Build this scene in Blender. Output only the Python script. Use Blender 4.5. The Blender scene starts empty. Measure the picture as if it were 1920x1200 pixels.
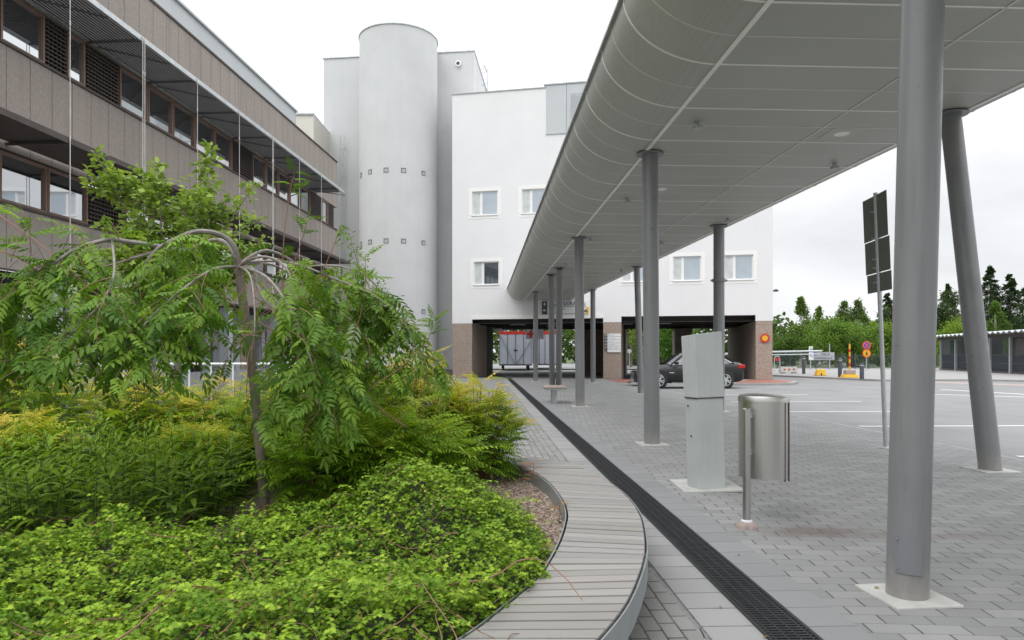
import bpy, math, random
import numpy as np
from mathutils import Vector, Matrix
random.seed(7); rng = np.random.default_rng(11)
PI = math.pi
sc = bpy.context.scene
COL = sc.collection
EYE, FOC, HOR, CX = 1.6, 1280.0, 664.0, 960.0

def P(px, py, d):                      # world point seen at a pixel of the 1920x1200 frame, d metres out
    return Vector(((px-CX)/FOC*d, d, EYE-(py-HOR)/FOC*d))
def lerp(a, b, t): return a+(b-a)*t

# ------------------------------------------------------------ helpers
def tag(o, label=None, cat=None, group=None, kind=None):
    if label: o['label'] = label
    if cat: o['category'] = cat
    if group: o['group'] = group
    if kind: o['kind'] = kind
    return o
def empty(name, loc=(0, 0, 0), rz=0.0, label=None, cat=None, group=None):
    o = bpy.data.objects.new(name, None); COL.objects.link(o)
    o.location = loc; o.rotation_euler = (0, 0, rz); o.empty_display_size = .2
    return tag(o, label, cat, group)
def copy_tree(o, parent=None):
    c = o.copy(); COL.objects.link(c)
    if parent: c.parent = parent
    for ch in list(o.children): copy_tree(ch, c)
    return c

class MB:
    def __init__(s): s.v = []; s.f = []; s.m = []
    def quad(s, a, b, c, d, m=0):
        n = len(s.v); s.v += [tuple(a), tuple(b), tuple(c), tuple(d)]; s.f.append((n, n+1, n+2, n+3)); s.m.append(m)
    def box(s, x0, x1, y0, y1, z0, z1, m=0):
        n = len(s.v)
        s.v += [(x0,y0,z0),(x1,y0,z0),(x1,y1,z0),(x0,y1,z0),(x0,y0,z1),(x1,y0,z1),(x1,y1,z1),(x0,y1,z1)]
        for q in ((0,3,2,1),(4,5,6,7),(0,1,5,4),(1,2,6,5),(2,3,7,6),(3,0,4,7)):
            s.f.append(tuple(n+i for i in q)); s.m.append(m)
    def prism(s, poly, z0, z1, m=0, top=None):
        n = len(s.v); k = len(poly); zt3 = top is not None
        top = top or poly
        s.v += [(p[0], p[1], z0) for p in poly]+[(p[0], p[1], (p[2] if (zt3 and len(p) > 2) else z1)) for p in top]
        s.f.append(tuple(n+i for i in reversed(range(k)))); s.m.append(m)
        s.f.append(tuple(n+k+i for i in range(k))); s.m.append(m)
        for i in range(k):
            j = (i+1) % k; s.f.append((n+i, n+j, n+k+j, n+k+i)); s.m.append(m)
    def tube(s, pts, rad, seg=8, m=0, cap=True):
        pts = [Vector(p) for p in pts]
        if not hasattr(rad, '__len__'): rad = [rad]*len(pts)
        n = len(s.v); prev = None
        for i, p in enumerate(pts):
            t = (pts[min(i+1, len(pts)-1)]-pts[max(i-1, 0)])
            t = t.normalized() if t.length > 1e-9 else Vector((0, 0, 1))
            a = prev if prev is not None else (Vector((1, 0, 0)) if abs(t.x) < .9 else Vector((0, 1, 0)))
            a = (a-t*a.dot(t)).normalized(); b = t.cross(a); prev = a
            for k in range(seg):
                q = p+(a*math.cos(2*PI*k/seg)+b*math.sin(2*PI*k/seg))*rad[i]; s.v.append(tuple(q))
        for i in range(len(pts)-1):
            for k in range(seg):
                k2 = (k+1) % seg
                s.f.append((n+i*seg+k, n+i*seg+k2, n+(i+1)*seg+k2, n+(i+1)*seg+k)); s.m.append(m)
        if cap:
            s.f.append(tuple(n+k for k in reversed(range(seg)))); s.m.append(m)
            e = n+(len(pts)-1)*seg
            s.f.append(tuple(e+k for k in range(seg))); s.m.append(m)
    def bar(s, a, b, w, h=None, m=0):       # square bar between two points
        h = h or w; a = Vector(a); b = Vector(b); t = (b-a).normalized()
        up = Vector((0, 0, 1)) if abs(t.z) < .95 else Vector((1, 0, 0))
        x = t.cross(up).normalized(); y = x.cross(t)
        n = len(s.v)
        for p in (a, b):
            for sx, sy in ((-1,-1),(1,-1),(1,1),(-1,1)): s.v.append(tuple(p+x*sx*w/2+y*sy*h/2))
        for q in ((0,3,2,1),(4,5,6,7),(0,1,5,4),(1,2,6,5),(2,3,7,6),(3,0,4,7)):
            s.f.append(tuple(n+i for i in q)); s.m.append(m)
    def lathe(s, prof, c=(0, 0, 0), seg=24, m=0):
        n = len(s.v)
        for r, z in prof:
            for k in range(seg): s.v.append((c[0]+r*math.cos(2*PI*k/seg), c[1]+r*math.sin(2*PI*k/seg), c[2]+z))
        for i in range(len(prof)-1):
            for k in range(seg):
                k2 = (k+1) % seg; s.f.append((n+i*seg+k, n+i*seg+k2, n+(i+1)*seg+k2, n+(i+1)*seg+k)); s.m.append(m)
        s.f.append(tuple(n+k for k in reversed(range(seg)))); s.m.append(m)
        e = n+(len(prof)-1)*seg; s.f.append(tuple(e+k for k in range(seg))); s.m.append(m)
    def build(s, name, mats, parent=None, smooth=False, bevel=0, subsurf=0, angle=40, weld=False):
        me = bpy.data.meshes.new(name)
        if weld:
            key = {}; idx = []; nv = []
            for v in s.v:
                k = (round(v[0], 4), round(v[1], 4), round(v[2], 4))
                if k not in key: key[k] = len(nv); nv.append(tuple(v))
                idx.append(key[k])
            s.v = nv; s.f = [tuple(idx[i] for i in f) for f in s.f]
        me.from_pydata(s.v, [], s.f)
        if not isinstance(mats, (list, tuple)): mats = [mats]
        for m in mats: me.materials.append(m)
        if len(mats) > 1: me.polygons.foreach_set('material_index', s.m)
        me.update()
        o = bpy.data.objects.new(name, me); COL.objects.link(o)
        if parent: o.parent = parent
        if smooth:
            me.polygons.foreach_set('use_smooth', [True]*len(me.polygons))
            if angle < 180: me.set_sharp_from_angle(angle=math.radians(angle))
        if bevel:
            b = o.modifiers.new('bevel', 'BEVEL'); b.width = bevel; b.segments = 2; b.limit_method = 'ANGLE'
        if subsurf:
            b = o.modifiers.new('sub', 'SUBSURF'); b.levels = b.render_levels = subsurf
        return o

def text_mesh(txt, size, loc, rot, mat, parent=None, name='lettering', align='LEFT', sx=1.0):
    cu = bpy.data.curves.new(name, 'FONT'); cu.body = txt; cu.size = size; cu.extrude = .004; cu.align_x = align; cu.offset = size*.012
    t = bpy.data.objects.new(name+'_tmp', cu); COL.objects.link(t)
    dg = bpy.context.evaluated_depsgraph_get()
    me = bpy.data.meshes.new_from_object(t.evaluated_get(dg)); me.name = name
    bpy.data.objects.remove(t)
    me.materials.clear(); me.materials.append(mat)
    o = bpy.data.objects.new(name, me); COL.objects.link(o); o.location = loc; o.rotation_euler = rot; o.scale = (sx, 1, 1)
    if parent: o.parent = parent
    return o

# ------------------------------------------------------------ materials
def newmat(name):
    m = bpy.data.materials.new(name); m.use_nodes = True
    nt = m.node_tree; b = nt.nodes['Principled BSDF']
    return m, nt, b
def N(nt, t, **k):
    n = nt.nodes.new(t)
    for a, v in k.items():
        if a.startswith('_'): n.inputs[a[1:].replace('_', ' ')].default_value = v
        else: setattr(n, a, v)
    return n
def math_(nt, op, a, b=None):
    n = nt.nodes.new('ShaderNodeMath'); n.operation = op
    for i, x in enumerate((a, b)):
        if x is None: continue
        if isinstance(x, (int, float)): n.inputs[i].default_value = x
        else: nt.links.new(x, n.inputs[i])
    return n.outputs[0]
def mixc(nt, fac, a, b, mode='MIX'):
    n = nt.nodes.new('ShaderNodeMix'); n.data_type = 'RGBA'; n.blend_type = mode
    if isinstance(fac, (int, float)): n.inputs[0].default_value = fac
    else: nt.links.new(fac, n.inputs[0])
    for i, x in ((6, a), (7, b)):
        if isinstance(x, (tuple, list)): n.inputs[i].default_value = (*x[:3], 1)
        else: nt.links.new(x, n.inputs[i])
    return n.outputs[2]
def noise(nt, vec, scale, detail=4, rough=.55, dist=0):
    n = N(nt, 'ShaderNodeTexNoise', _Scale=scale, _Detail=detail, _Roughness=rough, _Distortion=dist)
    nt.links.new(vec, n.inputs['Vector']); return n.outputs['Fac']
def ramp(nt, fac, lo, hi, a=0., b=1.):
    n = N(nt, 'ShaderNodeMapRange'); n.clamp = True
    nt.links.new(fac, n.inputs[0])
    for i, v in ((1, lo), (2, hi), (3, a), (4, b)): n.inputs[i].default_value = v
    return n.outputs[0]
def bump(nt, b, h, strength=.3, dist=.01):
    n = N(nt, 'ShaderNodeBump', _Strength=strength, _Distance=dist); nt.links.new(h, n.inputs['Height']); nt.links.new(n.outputs[0], b.inputs['Normal'])
def objco(nt): return N(nt, 'ShaderNodeTexCoord').outputs['Object']
def scaled(nt, vec, s):
    n = N(nt, 'ShaderNodeMapping'); n.inputs['Scale'].default_value = s; nt.links.new(vec, n.inputs[0]); return n.outputs[0]

def mat_plain(name, col, rough=.5, metal=0., var=.12, vs=3., bmp=0., bs=60., spec=.5, streak=0.):
    m, nt, b = newmat(name); co = objco(nt)
    f = noise(nt, co, vs, 5)
    lo = tuple(c*(1-var) for c in col); hi = tuple(min(1, c*(1+var)) for c in col)
    c = mixc(nt, ramp(nt, f, .3, .7), lo, hi)
    if streak:
        s = noise(nt, scaled(nt, co, (6, 6, .35)), 2.2, 6, .6)
        c = mixc(nt, ramp(nt, s, .5, .75, 0, streak), c, tuple(x*.55 for x in col))
    nt.links.new(c, b.inputs['Base Color'])
    b.inputs['Roughness'].default_value = rough; b.inputs['Metallic'].default_value = metal
    b.inputs['Specular IOR Level'].default_value = spec
    f2 = noise(nt, co, vs*4, 4)
    nt.links.new(ramp(nt, f2, .3, .7, max(0, rough-.07), min(1, rough+.07)), b.inputs['Roughness'])
    if bmp: bump(nt, b, noise(nt, co, bs, 3), bmp, .01)
    return m

def mat_paver(name, w, h, rot, c1, c2, joint, kshort=.03, klong=.03, sshort=1., slong=.5, stain=True, grain=.25, off=.5, mott=.2):
    m, nt, b = newmat(name); co = objco(nt)
    mp = N(nt, 'ShaderNodeMapping'); mp.inputs['Rotation'].default_value = (0, 0, rot); nt.links.new(co, mp.inputs[0])
    wob = N(nt, 'ShaderNodeTexNoise', _Scale=1.3, _Detail=2.); nt.links.new(mp.outputs[0], wob.inputs['Vector'])
    v = N(nt, 'ShaderNodeVectorMath', operation='MULTIPLY_ADD'); nt.links.new(wob.outputs['Color'], v.inputs[0]); v.inputs[1].default_value = (.02, .02, 0); nt.links.new(mp.outputs[0], v.inputs[2])
    sp = N(nt, 'ShaderNodeSeparateXYZ'); nt.links.new(v.outputs[0], sp.inputs[0])
    yv = math_(nt, 'DIVIDE', sp.outputs[1], h); row = math_(nt, 'FLOOR', yv)
    u = math_(nt, 'ADD', math_(nt, 'DIVIDE', sp.outputs[0], w), math_(nt, 'MULTIPLY', math_(nt, 'MODULO', row, 2.), off))
    fx = math_(nt, 'FRACT', u); fy = math_(nt, 'FRACT', yv)
    cb = N(nt, 'ShaderNodeCombineXYZ'); nt.links.new(math_(nt, 'FLOOR', u), cb.inputs[0]); nt.links.new(row, cb.inputs[1])
    wn = N(nt, 'ShaderNodeTexWhiteNoise'); wn.noise_dimensions = '3D'; nt.links.new(cb.outputs[0], wn.inputs[0])
    c = mixc(nt, wn.outputs[0], c1, c2)
    big = noise(nt, co, .9, 5, .6)
    c = mixc(nt, ramp(nt, big, .35, .7, 0, mott*2), c, tuple(x*.72 for x in c1))
    gr = noise(nt, co, 130, 3, .7)
    c = mixc(nt, ramp(nt, gr, .35, .65, 0, grain), c, tuple(x*.6 for x in c1))
    ks = math_(nt, 'LESS_THAN', math_(nt, 'ABSOLUTE', math_(nt, 'SUBTRACT', fx, .5)), .5-kshort)   # 1 inside
    kl = math_(nt, 'LESS_THAN', math_(nt, 'ABSOLUTE', math_(nt, 'SUBTRACT', fy, .5)), .5-klong)
    js = math_(nt, 'SUBTRACT', 1., ks); jl = math_(nt, 'SUBTRACT', 1., kl)
    jn = noise(nt, co, 2.6, 3)
    jv = ramp(nt, jn, .3, .62, .45, 1.)
    jj = math_(nt, 'MULTIPLY', math_(nt, 'MAXIMUM', math_(nt, 'MULTIPLY', js, sshort), math_(nt, 'MULTIPLY', jl, slong)), jv)
    c = mixc(nt, jj, c, joint)
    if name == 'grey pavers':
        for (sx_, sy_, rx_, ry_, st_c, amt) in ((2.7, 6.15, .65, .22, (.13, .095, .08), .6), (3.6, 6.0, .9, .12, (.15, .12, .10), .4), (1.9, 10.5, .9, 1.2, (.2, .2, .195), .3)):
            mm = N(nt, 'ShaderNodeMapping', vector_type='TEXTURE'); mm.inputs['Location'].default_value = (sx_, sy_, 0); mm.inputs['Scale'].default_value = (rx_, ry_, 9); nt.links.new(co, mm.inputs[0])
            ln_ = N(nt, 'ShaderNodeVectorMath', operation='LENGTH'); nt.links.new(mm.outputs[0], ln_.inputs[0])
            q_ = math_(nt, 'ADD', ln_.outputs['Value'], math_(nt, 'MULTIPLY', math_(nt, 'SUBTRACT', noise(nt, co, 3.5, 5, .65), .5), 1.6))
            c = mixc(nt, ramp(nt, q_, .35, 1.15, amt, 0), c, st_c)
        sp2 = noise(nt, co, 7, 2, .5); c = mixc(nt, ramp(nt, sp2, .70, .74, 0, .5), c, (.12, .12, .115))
    nt.links.new(c, b.inputs['Base Color']); b.inputs['Roughness'].default_value = .85
    hgt = math_(nt, 'ADD', math_(nt, 'MULTIPLY', math_(nt, 'MAXIMUM', js, jl), -1.), math_(nt, 'MULTIPLY', gr, .25))
    bump(nt, b, hgt, .35, .006)
    return m

def mat_leaf(name, trans=.35, rough=.55):
    m, nt, b = newmat(name)
    a = N(nt, 'ShaderNodeAttribute', attribute_name='tint')
    nt.links.new(a.outputs['Color'], b.inputs['Base Color']); b.inputs['Roughness'].default_value = rough
    b.inputs['Specular IOR Level'].default_value = .16
    t = N(nt, 'ShaderNodeBsdfTranslucent')
    tc = mixc(nt, 1., a.outputs['Color'], (1.25, 1.35, .5), 'MULTIPLY'); nt.links.new(tc, t.inputs[0])
    mx = N(nt, 'ShaderNodeMixShader'); mx.inputs[0].default_value = trans
    nt.links.new(b.outputs[0], mx.inputs[1]); nt.links.new(t.outputs[0], mx.inputs[2])
    nt.links.new(mx.outputs[0], nt.nodes['Material Output'].inputs[0])
    return m
def mat_glass(name, col, refl=.5, rough=.02):
    m, nt, b = newmat(name); co = objco(nt)
    f = noise(nt, co, .8, 2); nt.links.new(mixc(nt, f, tuple(c*.7 for c in col), tuple(c*1.3 for c in col)), b.inputs['Base Color'])
    b.inputs['Roughness'].default_value = .1
    g = N(nt, 'ShaderNodeBsdfGlossy'); g.inputs['Roughness'].default_value = rough; g.inputs['Color'].default_value = (.9, .93, .96, 1)
    lw = N(nt, 'ShaderNodeLayerWeight'); lw.inputs[0].default_value = .5
    fac = ramp(nt, lw.outputs['Facing'], 0, 1, refl*.75, min(1, refl*1.4))
    mx = N(nt, 'ShaderNodeMixShader'); nt.links.new(fac, mx.inputs[0]); nt.links.new(b.outputs[0], mx.inputs[1]); nt.links.new(g.outputs[0], mx.inputs[2])
    nt.links.new(mx.outputs[0], nt.nodes['Material Output'].inputs[0])
    return m

M = {}
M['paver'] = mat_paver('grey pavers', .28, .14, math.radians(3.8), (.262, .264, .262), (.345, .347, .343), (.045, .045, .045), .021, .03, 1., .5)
M['paver_light'] = mat_paver('light pavers', .21, .105, math.radians(-2.5+90), (.27, .27, .26), (.37, .37, .355), (.05, .05, .047), .035, .06, 1., .9)
M['slab'] = mat_paver('border slabs', .28, 9., math.radians(-2.5+90), (.30, .305, .30), (.385, .385, .375), (.05, .05, .05), .022, 0., .9, 0, mott=.1)
M['slab_grey'] = mat_paver('grey border slabs', .30, 9., math.radians(-2.5+90), (.25, .258, .262), (.29, .298, .302), (.05, .05, .05), .014, 0., .8, 0, mott=.1)
M['paver_red'] = mat_paver('red brick paving', .2, .1, .3, (.30, .12, .09), (.40, .17, .13), (.10, .06, .05), .03, .05, .7, .7)
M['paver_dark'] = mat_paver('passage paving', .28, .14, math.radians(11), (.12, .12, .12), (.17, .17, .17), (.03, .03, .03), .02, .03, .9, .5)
def mat_asphalt():
    m, nt, b = newmat('worn asphalt'); co = objco(nt)
    c = mixc(nt, ramp(nt, noise(nt, co, .35, 6, .6), .35, .65), (.19, .193, .197), (.245, .247, .25))
    c = mixc(nt, ramp(nt, noise(nt, scaled(nt, co, (1, .18, 1)), 1.1, 6, .65, .4), .55, .7, 0, .5), c, (.15, .14, .125))
    c = mixc(nt, ramp(nt, noise(nt, co, 90, 2, .8), .4, .62, 0, .4), c, (.26, .26, .26))
    nt.links.new(c, b.inputs['Base Color']); b.inputs['Roughness'].default_value = .9
    bump(nt, b, noise(nt, co, 150, 2), .3, .01); return m
M['asphalt'] = mat_asphalt()
M['paint'] = mat_plain('road paint', (.72, .72, .70), .7, var=.1, vs=8)
M['pink'] = mat_plain('pinkish cycle lane', (.38, .30, .28), .85, var=.08)
M['kerb'] = mat_plain('granite kerb', (.30, .30, .295), .8, var=.15, vs=5, bmp=.3)
M['concrete'] = mat_plain('pale concrete', (.50, .50, .475), .85, var=.14, vs=6, bmp=.2, bs=90)
M['farpave'] = mat_plain('far grey pavement', (.30, .295, .29), .85, var=.08, vs=2)
M['earth'] = mat_plain('grass verge', (.07, .10, .035), .95, var=.3, vs=.6)
def mat_render(name, col, var=.05, streak=.15, bs=140):
    m, nt, b = newmat(name); co = objco(nt)
    c = mixc(nt, ramp(nt, noise(nt, co, .5, 6, .6), .3, .7), tuple(x*(1-var) for x in col), tuple(min(1, x*(1+var)) for x in col))
    s = noise(nt, scaled(nt, co, (2.5, 2.5, .12)), 1.2, 6, .6)
    c = mixc(nt, ramp(nt, s, .52, .8, 0, streak), c, tuple(x*.7 for x in col))
    g = noise(nt, co, 45, 4, .7)
    c = mixc(nt, ramp(nt, g, .4, .65, 0, .12), c, tuple(x*.75 for x in col))
    nt.links.new(c, b.inputs['Base Color']); b.inputs['Roughness'].default_value = .9; b.inputs['Specular IOR Level'].default_value = .2
    bump(nt, b, noise(nt, co, bs*.3, 4, .7), .25, .01); return m
M['white'] = mat_render('white render', (.765, .765, .77), .025, .09)
M['trim'] = mat_render('window surround', (.84, .84, .82), .01, .04)
M['grey'] = mat_render('grey render', (.60, .605, .61), .05, .16)
M['cream'] = mat_render('cream render', (.66, .64, .58), .03, .1)
M['penthouse'] = mat_plain('pale sheet cladding', (.50, .525, .54), .6, var=.04, vs=.5, streak=.15)
M['plinth'] = mat_plain('pinkish plinth', (.30, .25, .23), .8, var=.15, bmp=.2)
def mat_granite():
    m, nt, b = newmat('brown granite'); co = objco(nt)
    v = N(nt, 'ShaderNodeTexVoronoi', _Scale=28.); nt.links.new(co, v.inputs['Vector'])
    sp = N(nt, 'ShaderNodeSeparateColor'); nt.links.new(v.outputs['Color'], sp.inputs[0])
    c = mixc(nt, sp.outputs[0], (.24, .185, .15), (.45, .36, .30))
    c = mixc(nt, ramp(nt, noise(nt, co, 1.2, 4), .35, .7, 0, .4), c, (.28, .22, .18))
    s3 = N(nt, 'ShaderNodeSeparateXYZ'); nt.links.new(co, s3.inputs[0])
    j = math_(nt, 'LESS_THAN', math_(nt, 'FRACT', math_(nt, 'DIVIDE', s3.outputs[2], 1.15)), .012)
    c = mixc(nt, math_(nt, 'MULTIPLY', j, .6), c, (.12, .1, .09))
    nt.links.new(c, b.inputs['Base Color']); b.inputs['Roughness'].default_value = .6; return m
M['granite'] = mat_granite()
def mat_brown():
    m, nt, b = newmat('brown ribbed cladding'); co = objco(nt)
    s3 = N(nt, 'ShaderNodeSeparateXYZ'); nt.links.new(co, s3.inputs[0])
    xx = math_(nt, 'DIVIDE', s3.outputs[0], .705)
    wn = N(nt, 'ShaderNodeTexWhiteNoise'); wn.noise_dimensions = '1D'; nt.links.new(math_(nt, 'FLOOR', xx), wn.inputs['W'])
    c = mixc(nt, wn.outputs[0], (.225, .195, .176), (.27, .234, .21))
    g = noise(nt, scaled(nt, co, (60, 60, 9)), 1., 3, .7)
    c = mixc(nt, ramp(nt, g, .35, .65, 0, .75), c, (.42, .375, .345))
    st = noise(nt, scaled(nt, co, (3, 3, .3)), 1.2, 5)
    c = mixc(nt, ramp(nt, st, .5, .75, 0, .35), c, (.16, .14, .125))
    j = math_(nt, 'LESS_THAN', math_(nt, 'FRACT', xx), .028)
    c = mixc(nt, math_(nt, 'MULTIPLY', j, .75), c, (.05, .042, .038))
    nt.links.new(c, b.inputs['Base Color']); b.inputs['Roughness'].default_value = .9
    bump(nt, b, math_(nt, 'SUBTRACT', g, math_(nt, 'MULTIPLY', j, 2.)), .4, .01); return m
M['brown'] = mat_brown()
M['wframe'] = mat_plain('brown window frame', (.20, .125, .095), .5, var=.1)
M['darkbrown'] = mat_plain('dark brown grille', (.055, .042, .036), .6, var=.2)
M['black'] = mat_plain('near black', (.018, .018, .018), .7)
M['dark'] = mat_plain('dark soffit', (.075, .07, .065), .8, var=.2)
M['galv'] = mat_plain('galvanised steel', (.50, .525, .54), .45, .6, var=.12, vs=5)
M['gratesteel'] = mat_plain('sunshade grating steel', (.07, .066, .066), .6, .1, var=.15)
M['rod'] = mat_plain('white rod', (.62, .60, .58), .5)
M['column'] = mat_plain('grey painted steel', (.205, .207, .212), .34, var=.06, vs=2, streak=.4, bmp=.03, bs=8)
nt = M['column'].node_tree; b = nt.nodes['Principled BSDF']; co = objco(nt)
lk = b.inputs['Base Color'].links[0].from_socket; s3 = N(nt, 'ShaderNodeSeparateXYZ'); nt.links.new(co, s3.inputs[0])
q_ = math_(nt, 'ADD', s3.outputs[2], math_(nt, 'MULTIPLY', noise(nt, scaled(nt, co, (14, 14, 5)), 1., 6, .7), -.55))
c_ = mixc(nt, ramp(nt, q_, -.25, -.02, .75, 0), lk, (.30, .28, .25))
sc1 = noise(nt, scaled(nt, co, (9, 9, 22)), 1., 2, .4); c_ = mixc(nt, ramp(nt, sc1, .745, .77, 0, .6), c_, (.09, .08, .075))
nt.links.new(c_, b.inputs['Base Color'])
M['panelplate'] = mat_plain('painted cover plate', (.19, .197, .21), .4, var=.06, vs=6)
M['soffit'] = None
def mat_soffit():
    m, nt, b = newmat('perforated metal soffit'); co = objco(nt)
    c = mixc(nt, ramp(nt, noise(nt, co, .45, 4), .3, .7), (.40, .405, .365), (.45, .455, .41))
    s = noise(nt, scaled(nt, co, (1.2, .5, 1.2)), .8, 5)
    c = mixc(nt, ramp(nt, s, .5, .8, 0, .25), c, (.36, .36, .33))
    v = N(nt, 'ShaderNodeTexVoronoi', _Scale=55., _Randomness=0.); nt.links.new(co, v.inputs['Vector'])
    c = mixc(nt, ramp(nt, v.outputs['Distance'], .18, .3, .45, 0), c, (.12, .12, .11))
    nt.links.new(c, b.inputs['Base Color']); b.inputs['Roughness'].default_value = .5; b.inputs['Metallic'].default_value = .15; return m
M['soffit'] = mat_soffit()
M['strip'] = mat_plain('soffit joint strip', (.80, .80, .76), .4, var=.03)
M['strip_faint'] = mat_plain('faint soffit rib', (.58, .58, .54), .45)
M['fascia'] = mat_plain('canopy edge', (.45, .46, .46), .4, .2)
def mat_wood():
    m, nt, b = newmat('weathered deck wood'); co = objco(nt)
    a = N(nt, 'ShaderNodeAttribute', attribute_name='tint')
    g = N(nt, 'ShaderNodeAttribute', attribute_name='grain')
    f = noise(nt, scaled(nt, g.outputs['Vector'], (3, 60, 1)), 1.5, 6, .65)
    c = mixc(nt, ramp(nt, f, .35, .7, 0, .55), a.outputs['Color'], (.25, .235, .22))
    nt.links.new(c, b.inputs['Base Color']); b.inputs['Roughness'].default_value = .8
    bump(nt, b, f, .3, .004); return m
M['wood'] = mat_wood()
M['steelrim'] = mat_plain('grey steel edging', (.33, .36, .37), .45, .4, var=.15, vs=4)
M['iron'] = mat_plain('black cast iron', (.025, .026, .03), .5, .3, var=.3, vs=20)
def mat_brushed():
    m, nt, b = newmat('brushed stainless steel'); co = objco(nt)
    f = noise(nt, scaled(nt, co, (120, 120, 1.5)), 1., 3, .7)
    nt.links.new(mixc(nt, f, (.47, .46, .44), (.60, .585, .56)), b.inputs['Base Color'])
    b.inputs['Metallic'].default_value = 1.
    st = noise(nt, scaled(nt, co, (5, 5, .8)), 1., 4)
    nt.links.new(ramp(nt, st, .3, .7, .26, .42), b.inputs['Roughness'])
    return m
M['stainless'] = mat_brushed()
M['cabinet'] = mat_plain('weathered grey cabinet', (.46, .485, .478), .6, var=.07, vs=2, streak=.16, bmp=.05)
M['stone'] = mat_plain('pink stone', (.36, .29, .26), .85, var=.2, vs=20, bmp=.4)
M['gravel'] = mat_plain('mulch gravel', (.20, .15, .12), .95, var=.5, vs=60, bmp=.8, bs=90)
M['leaf'] = mat_leaf('leaves')
M['leaf_dense'] = mat_leaf('small lobed leaves', .2)
M['bark'] = mat_plain('smooth brown bark', (.20, .165, .14), .6, var=.25, vs=14, bmp=.25, bs=50)
M['bark_grey'] = mat_plain('grey branch bark', (.21, .19, .175), .5, var=.3, vs=14, bmp=.2, bs=50)
M['greenstem'] = mat_plain('green plant stem', (.06, .09, .025), .7, var=.3)
M['cane'] = mat_plain('reddish brown twig', (.23, .12, .08), .6, var=.25)
M['glass'] = mat_glass('window glass', (.03, .035, .04), .62)
M['glass_sky'] = mat_glass('painted sky glass', (.34, .40, .45), .25, .08)  # pale sky reflection put into the glass colour
M['blind'] = mat_plain('pale blind behind glass', (.55, .58, .58), .6)
M['glass_dark'] = mat_glass('dark window glass', (.06, .075, .085), .22, .05)
M['pvc'] = mat_plain('white window frame', (.80, .80, .79), .4, var=.03)
M['signwhite'] = mat_plain('white sign face', (.72, .73, .74), .5, var=.04)
M['signgrey'] = mat_plain('grey sign face', (.40, .42, .44), .5, var=.06)
M['signdark'] = mat_plain('dark sign face', (.07, .075, .08), .5)
M['signback'] = mat_plain('olive sign back', (.12, .135, .105), .55, var=.1)
M['yellow'] = mat_plain('yellow paint', (.72, .42, .02), .5, var=.08)
M['red'] = mat_plain('red paint', (.55, .03, .02), .5)
M['orange'] = mat_plain('orange red paint', (.70, .08, .02), .5)
M['blue'] = mat_plain('blue paint', (.03, .10, .45), .5)
M['bollard'] = mat_plain('dark bollard', (.07, .08, .095), .5)
M['carpaint'] = None
m, nt, b = newmat('black car paint'); b.inputs['Base Color'].default_value = (.014, .014, .016, 1); b.inputs['Roughness'].default_value = .3; b.inputs['Specular IOR Level'].default_value = .3; b.inputs['Coat Weight'].default_value = .35; b.inputs['Coat Roughness'].default_value = .03; b.inputs['Base Color'].default_value = (.008, .008, .009, 1); M['carpaint'] = m
M['carglass'] = mat_glass('car glass', (.02, .025, .025), .16)
M['tyre'] = mat_plain('tyre rubber', (.02, .02, .02), .85)
M['alloy'] = mat_plain('alloy wheel', (.62, .62, .63), .3, .7)
m, nt, b = newmat('headlamp glass'); b.inputs['Base Color'].default_value = (.45, .47, .5, 1); b.inputs['Roughness'].default_value = .08; b.inputs['Metallic'].default_value = .6; M['lampglass'] = m
m, nt, b = newmat('rear lamp'); b.inputs['Base Color'].default_value = (.45, .01, .015, 1); b.inputs['Roughness'].default_value = .1; M['tail'] = m
M['truckwhite'] = mat_plain('truck white', (.46, .49, .55), .45, var=.06)

# ------------------------------------------------------------ sky, sun, camera
w = bpy.data.worlds.new('World'); sc.world = w; w.use_nodes = True
nt = w.node_tree; bg = nt.nodes['Background']
SUN_EL, SUN_AZ = math.radians(52), math.radians(215)     # azimuth clockwise from +Y
sky = N(nt, 'ShaderNodeTexSky', sky_type='NISHITA', sun_disc=False); sky.sun_elevation = SUN_EL; sky.sun_rotation = SUN_AZ
tc = N(nt, 'ShaderNodeTexCoord').outputs['Generated']
sp = N(nt, 'ShaderNodeSeparateXYZ'); nt.links.new(tc, sp.inputs[0])
cl = noise(nt, scaled(nt, tc, (1, 1, 3.2)), 2.6, 7, .55, .3)
el = ramp(nt, sp.outputs[2], .18, .85, 0., 1.)
cA = mixc(nt, el, (8.7, 8.8, 9.0), (24., 24.2, 24.6))
dim = ramp(nt, cl, .34, .62, .89, 1.10)
cB = N(nt, 'ShaderNodeVectorMath', operation='SCALE'); nt.links.new(cA, cB.inputs[0]); nt.links.new(dim, cB.inputs['Scale'])
nt.links.new(mixc(nt, .94, sky.outputs[0], cB.outputs[0]), bg.inputs[0]); bg.inputs[1].default_value = .1
sl = bpy.data.lights.new('sun', 'SUN'); sl.energy = .6; sl.angle = math.radians(25); sl.color = (1, .97, .93)
so = bpy.data.objects.new('sun', sl); COL.objects.link(so)
sd = Vector((math.sin(SUN_AZ)*math.cos(SUN_EL), math.cos(SUN_AZ)*math.cos(SUN_EL), math.sin(SUN_EL)))
so.rotation_euler = sd.to_track_quat('Z', 'Y').to_euler(); so.location = (0, 0, 60)
cam = bpy.data.cameras.new('camera'); co_ = bpy.data.objects.new('camera', cam); COL.objects.link(co_); sc.camera = co_
cam.sensor_width = 36; cam.lens = 24; cam.shift_y = 64/1920; cam.clip_end = 2000; cam.clip_start = .05
co_.location = (0, 0, EYE); co_.rotation_euler = (PI/2, 0, 0)
sc.view_settings.view_transform = 'Standard'; sc.view_settings.look = 'None'; sc.view_settings.exposure = 0.15; sc.view_settings.gamma = 1
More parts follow.
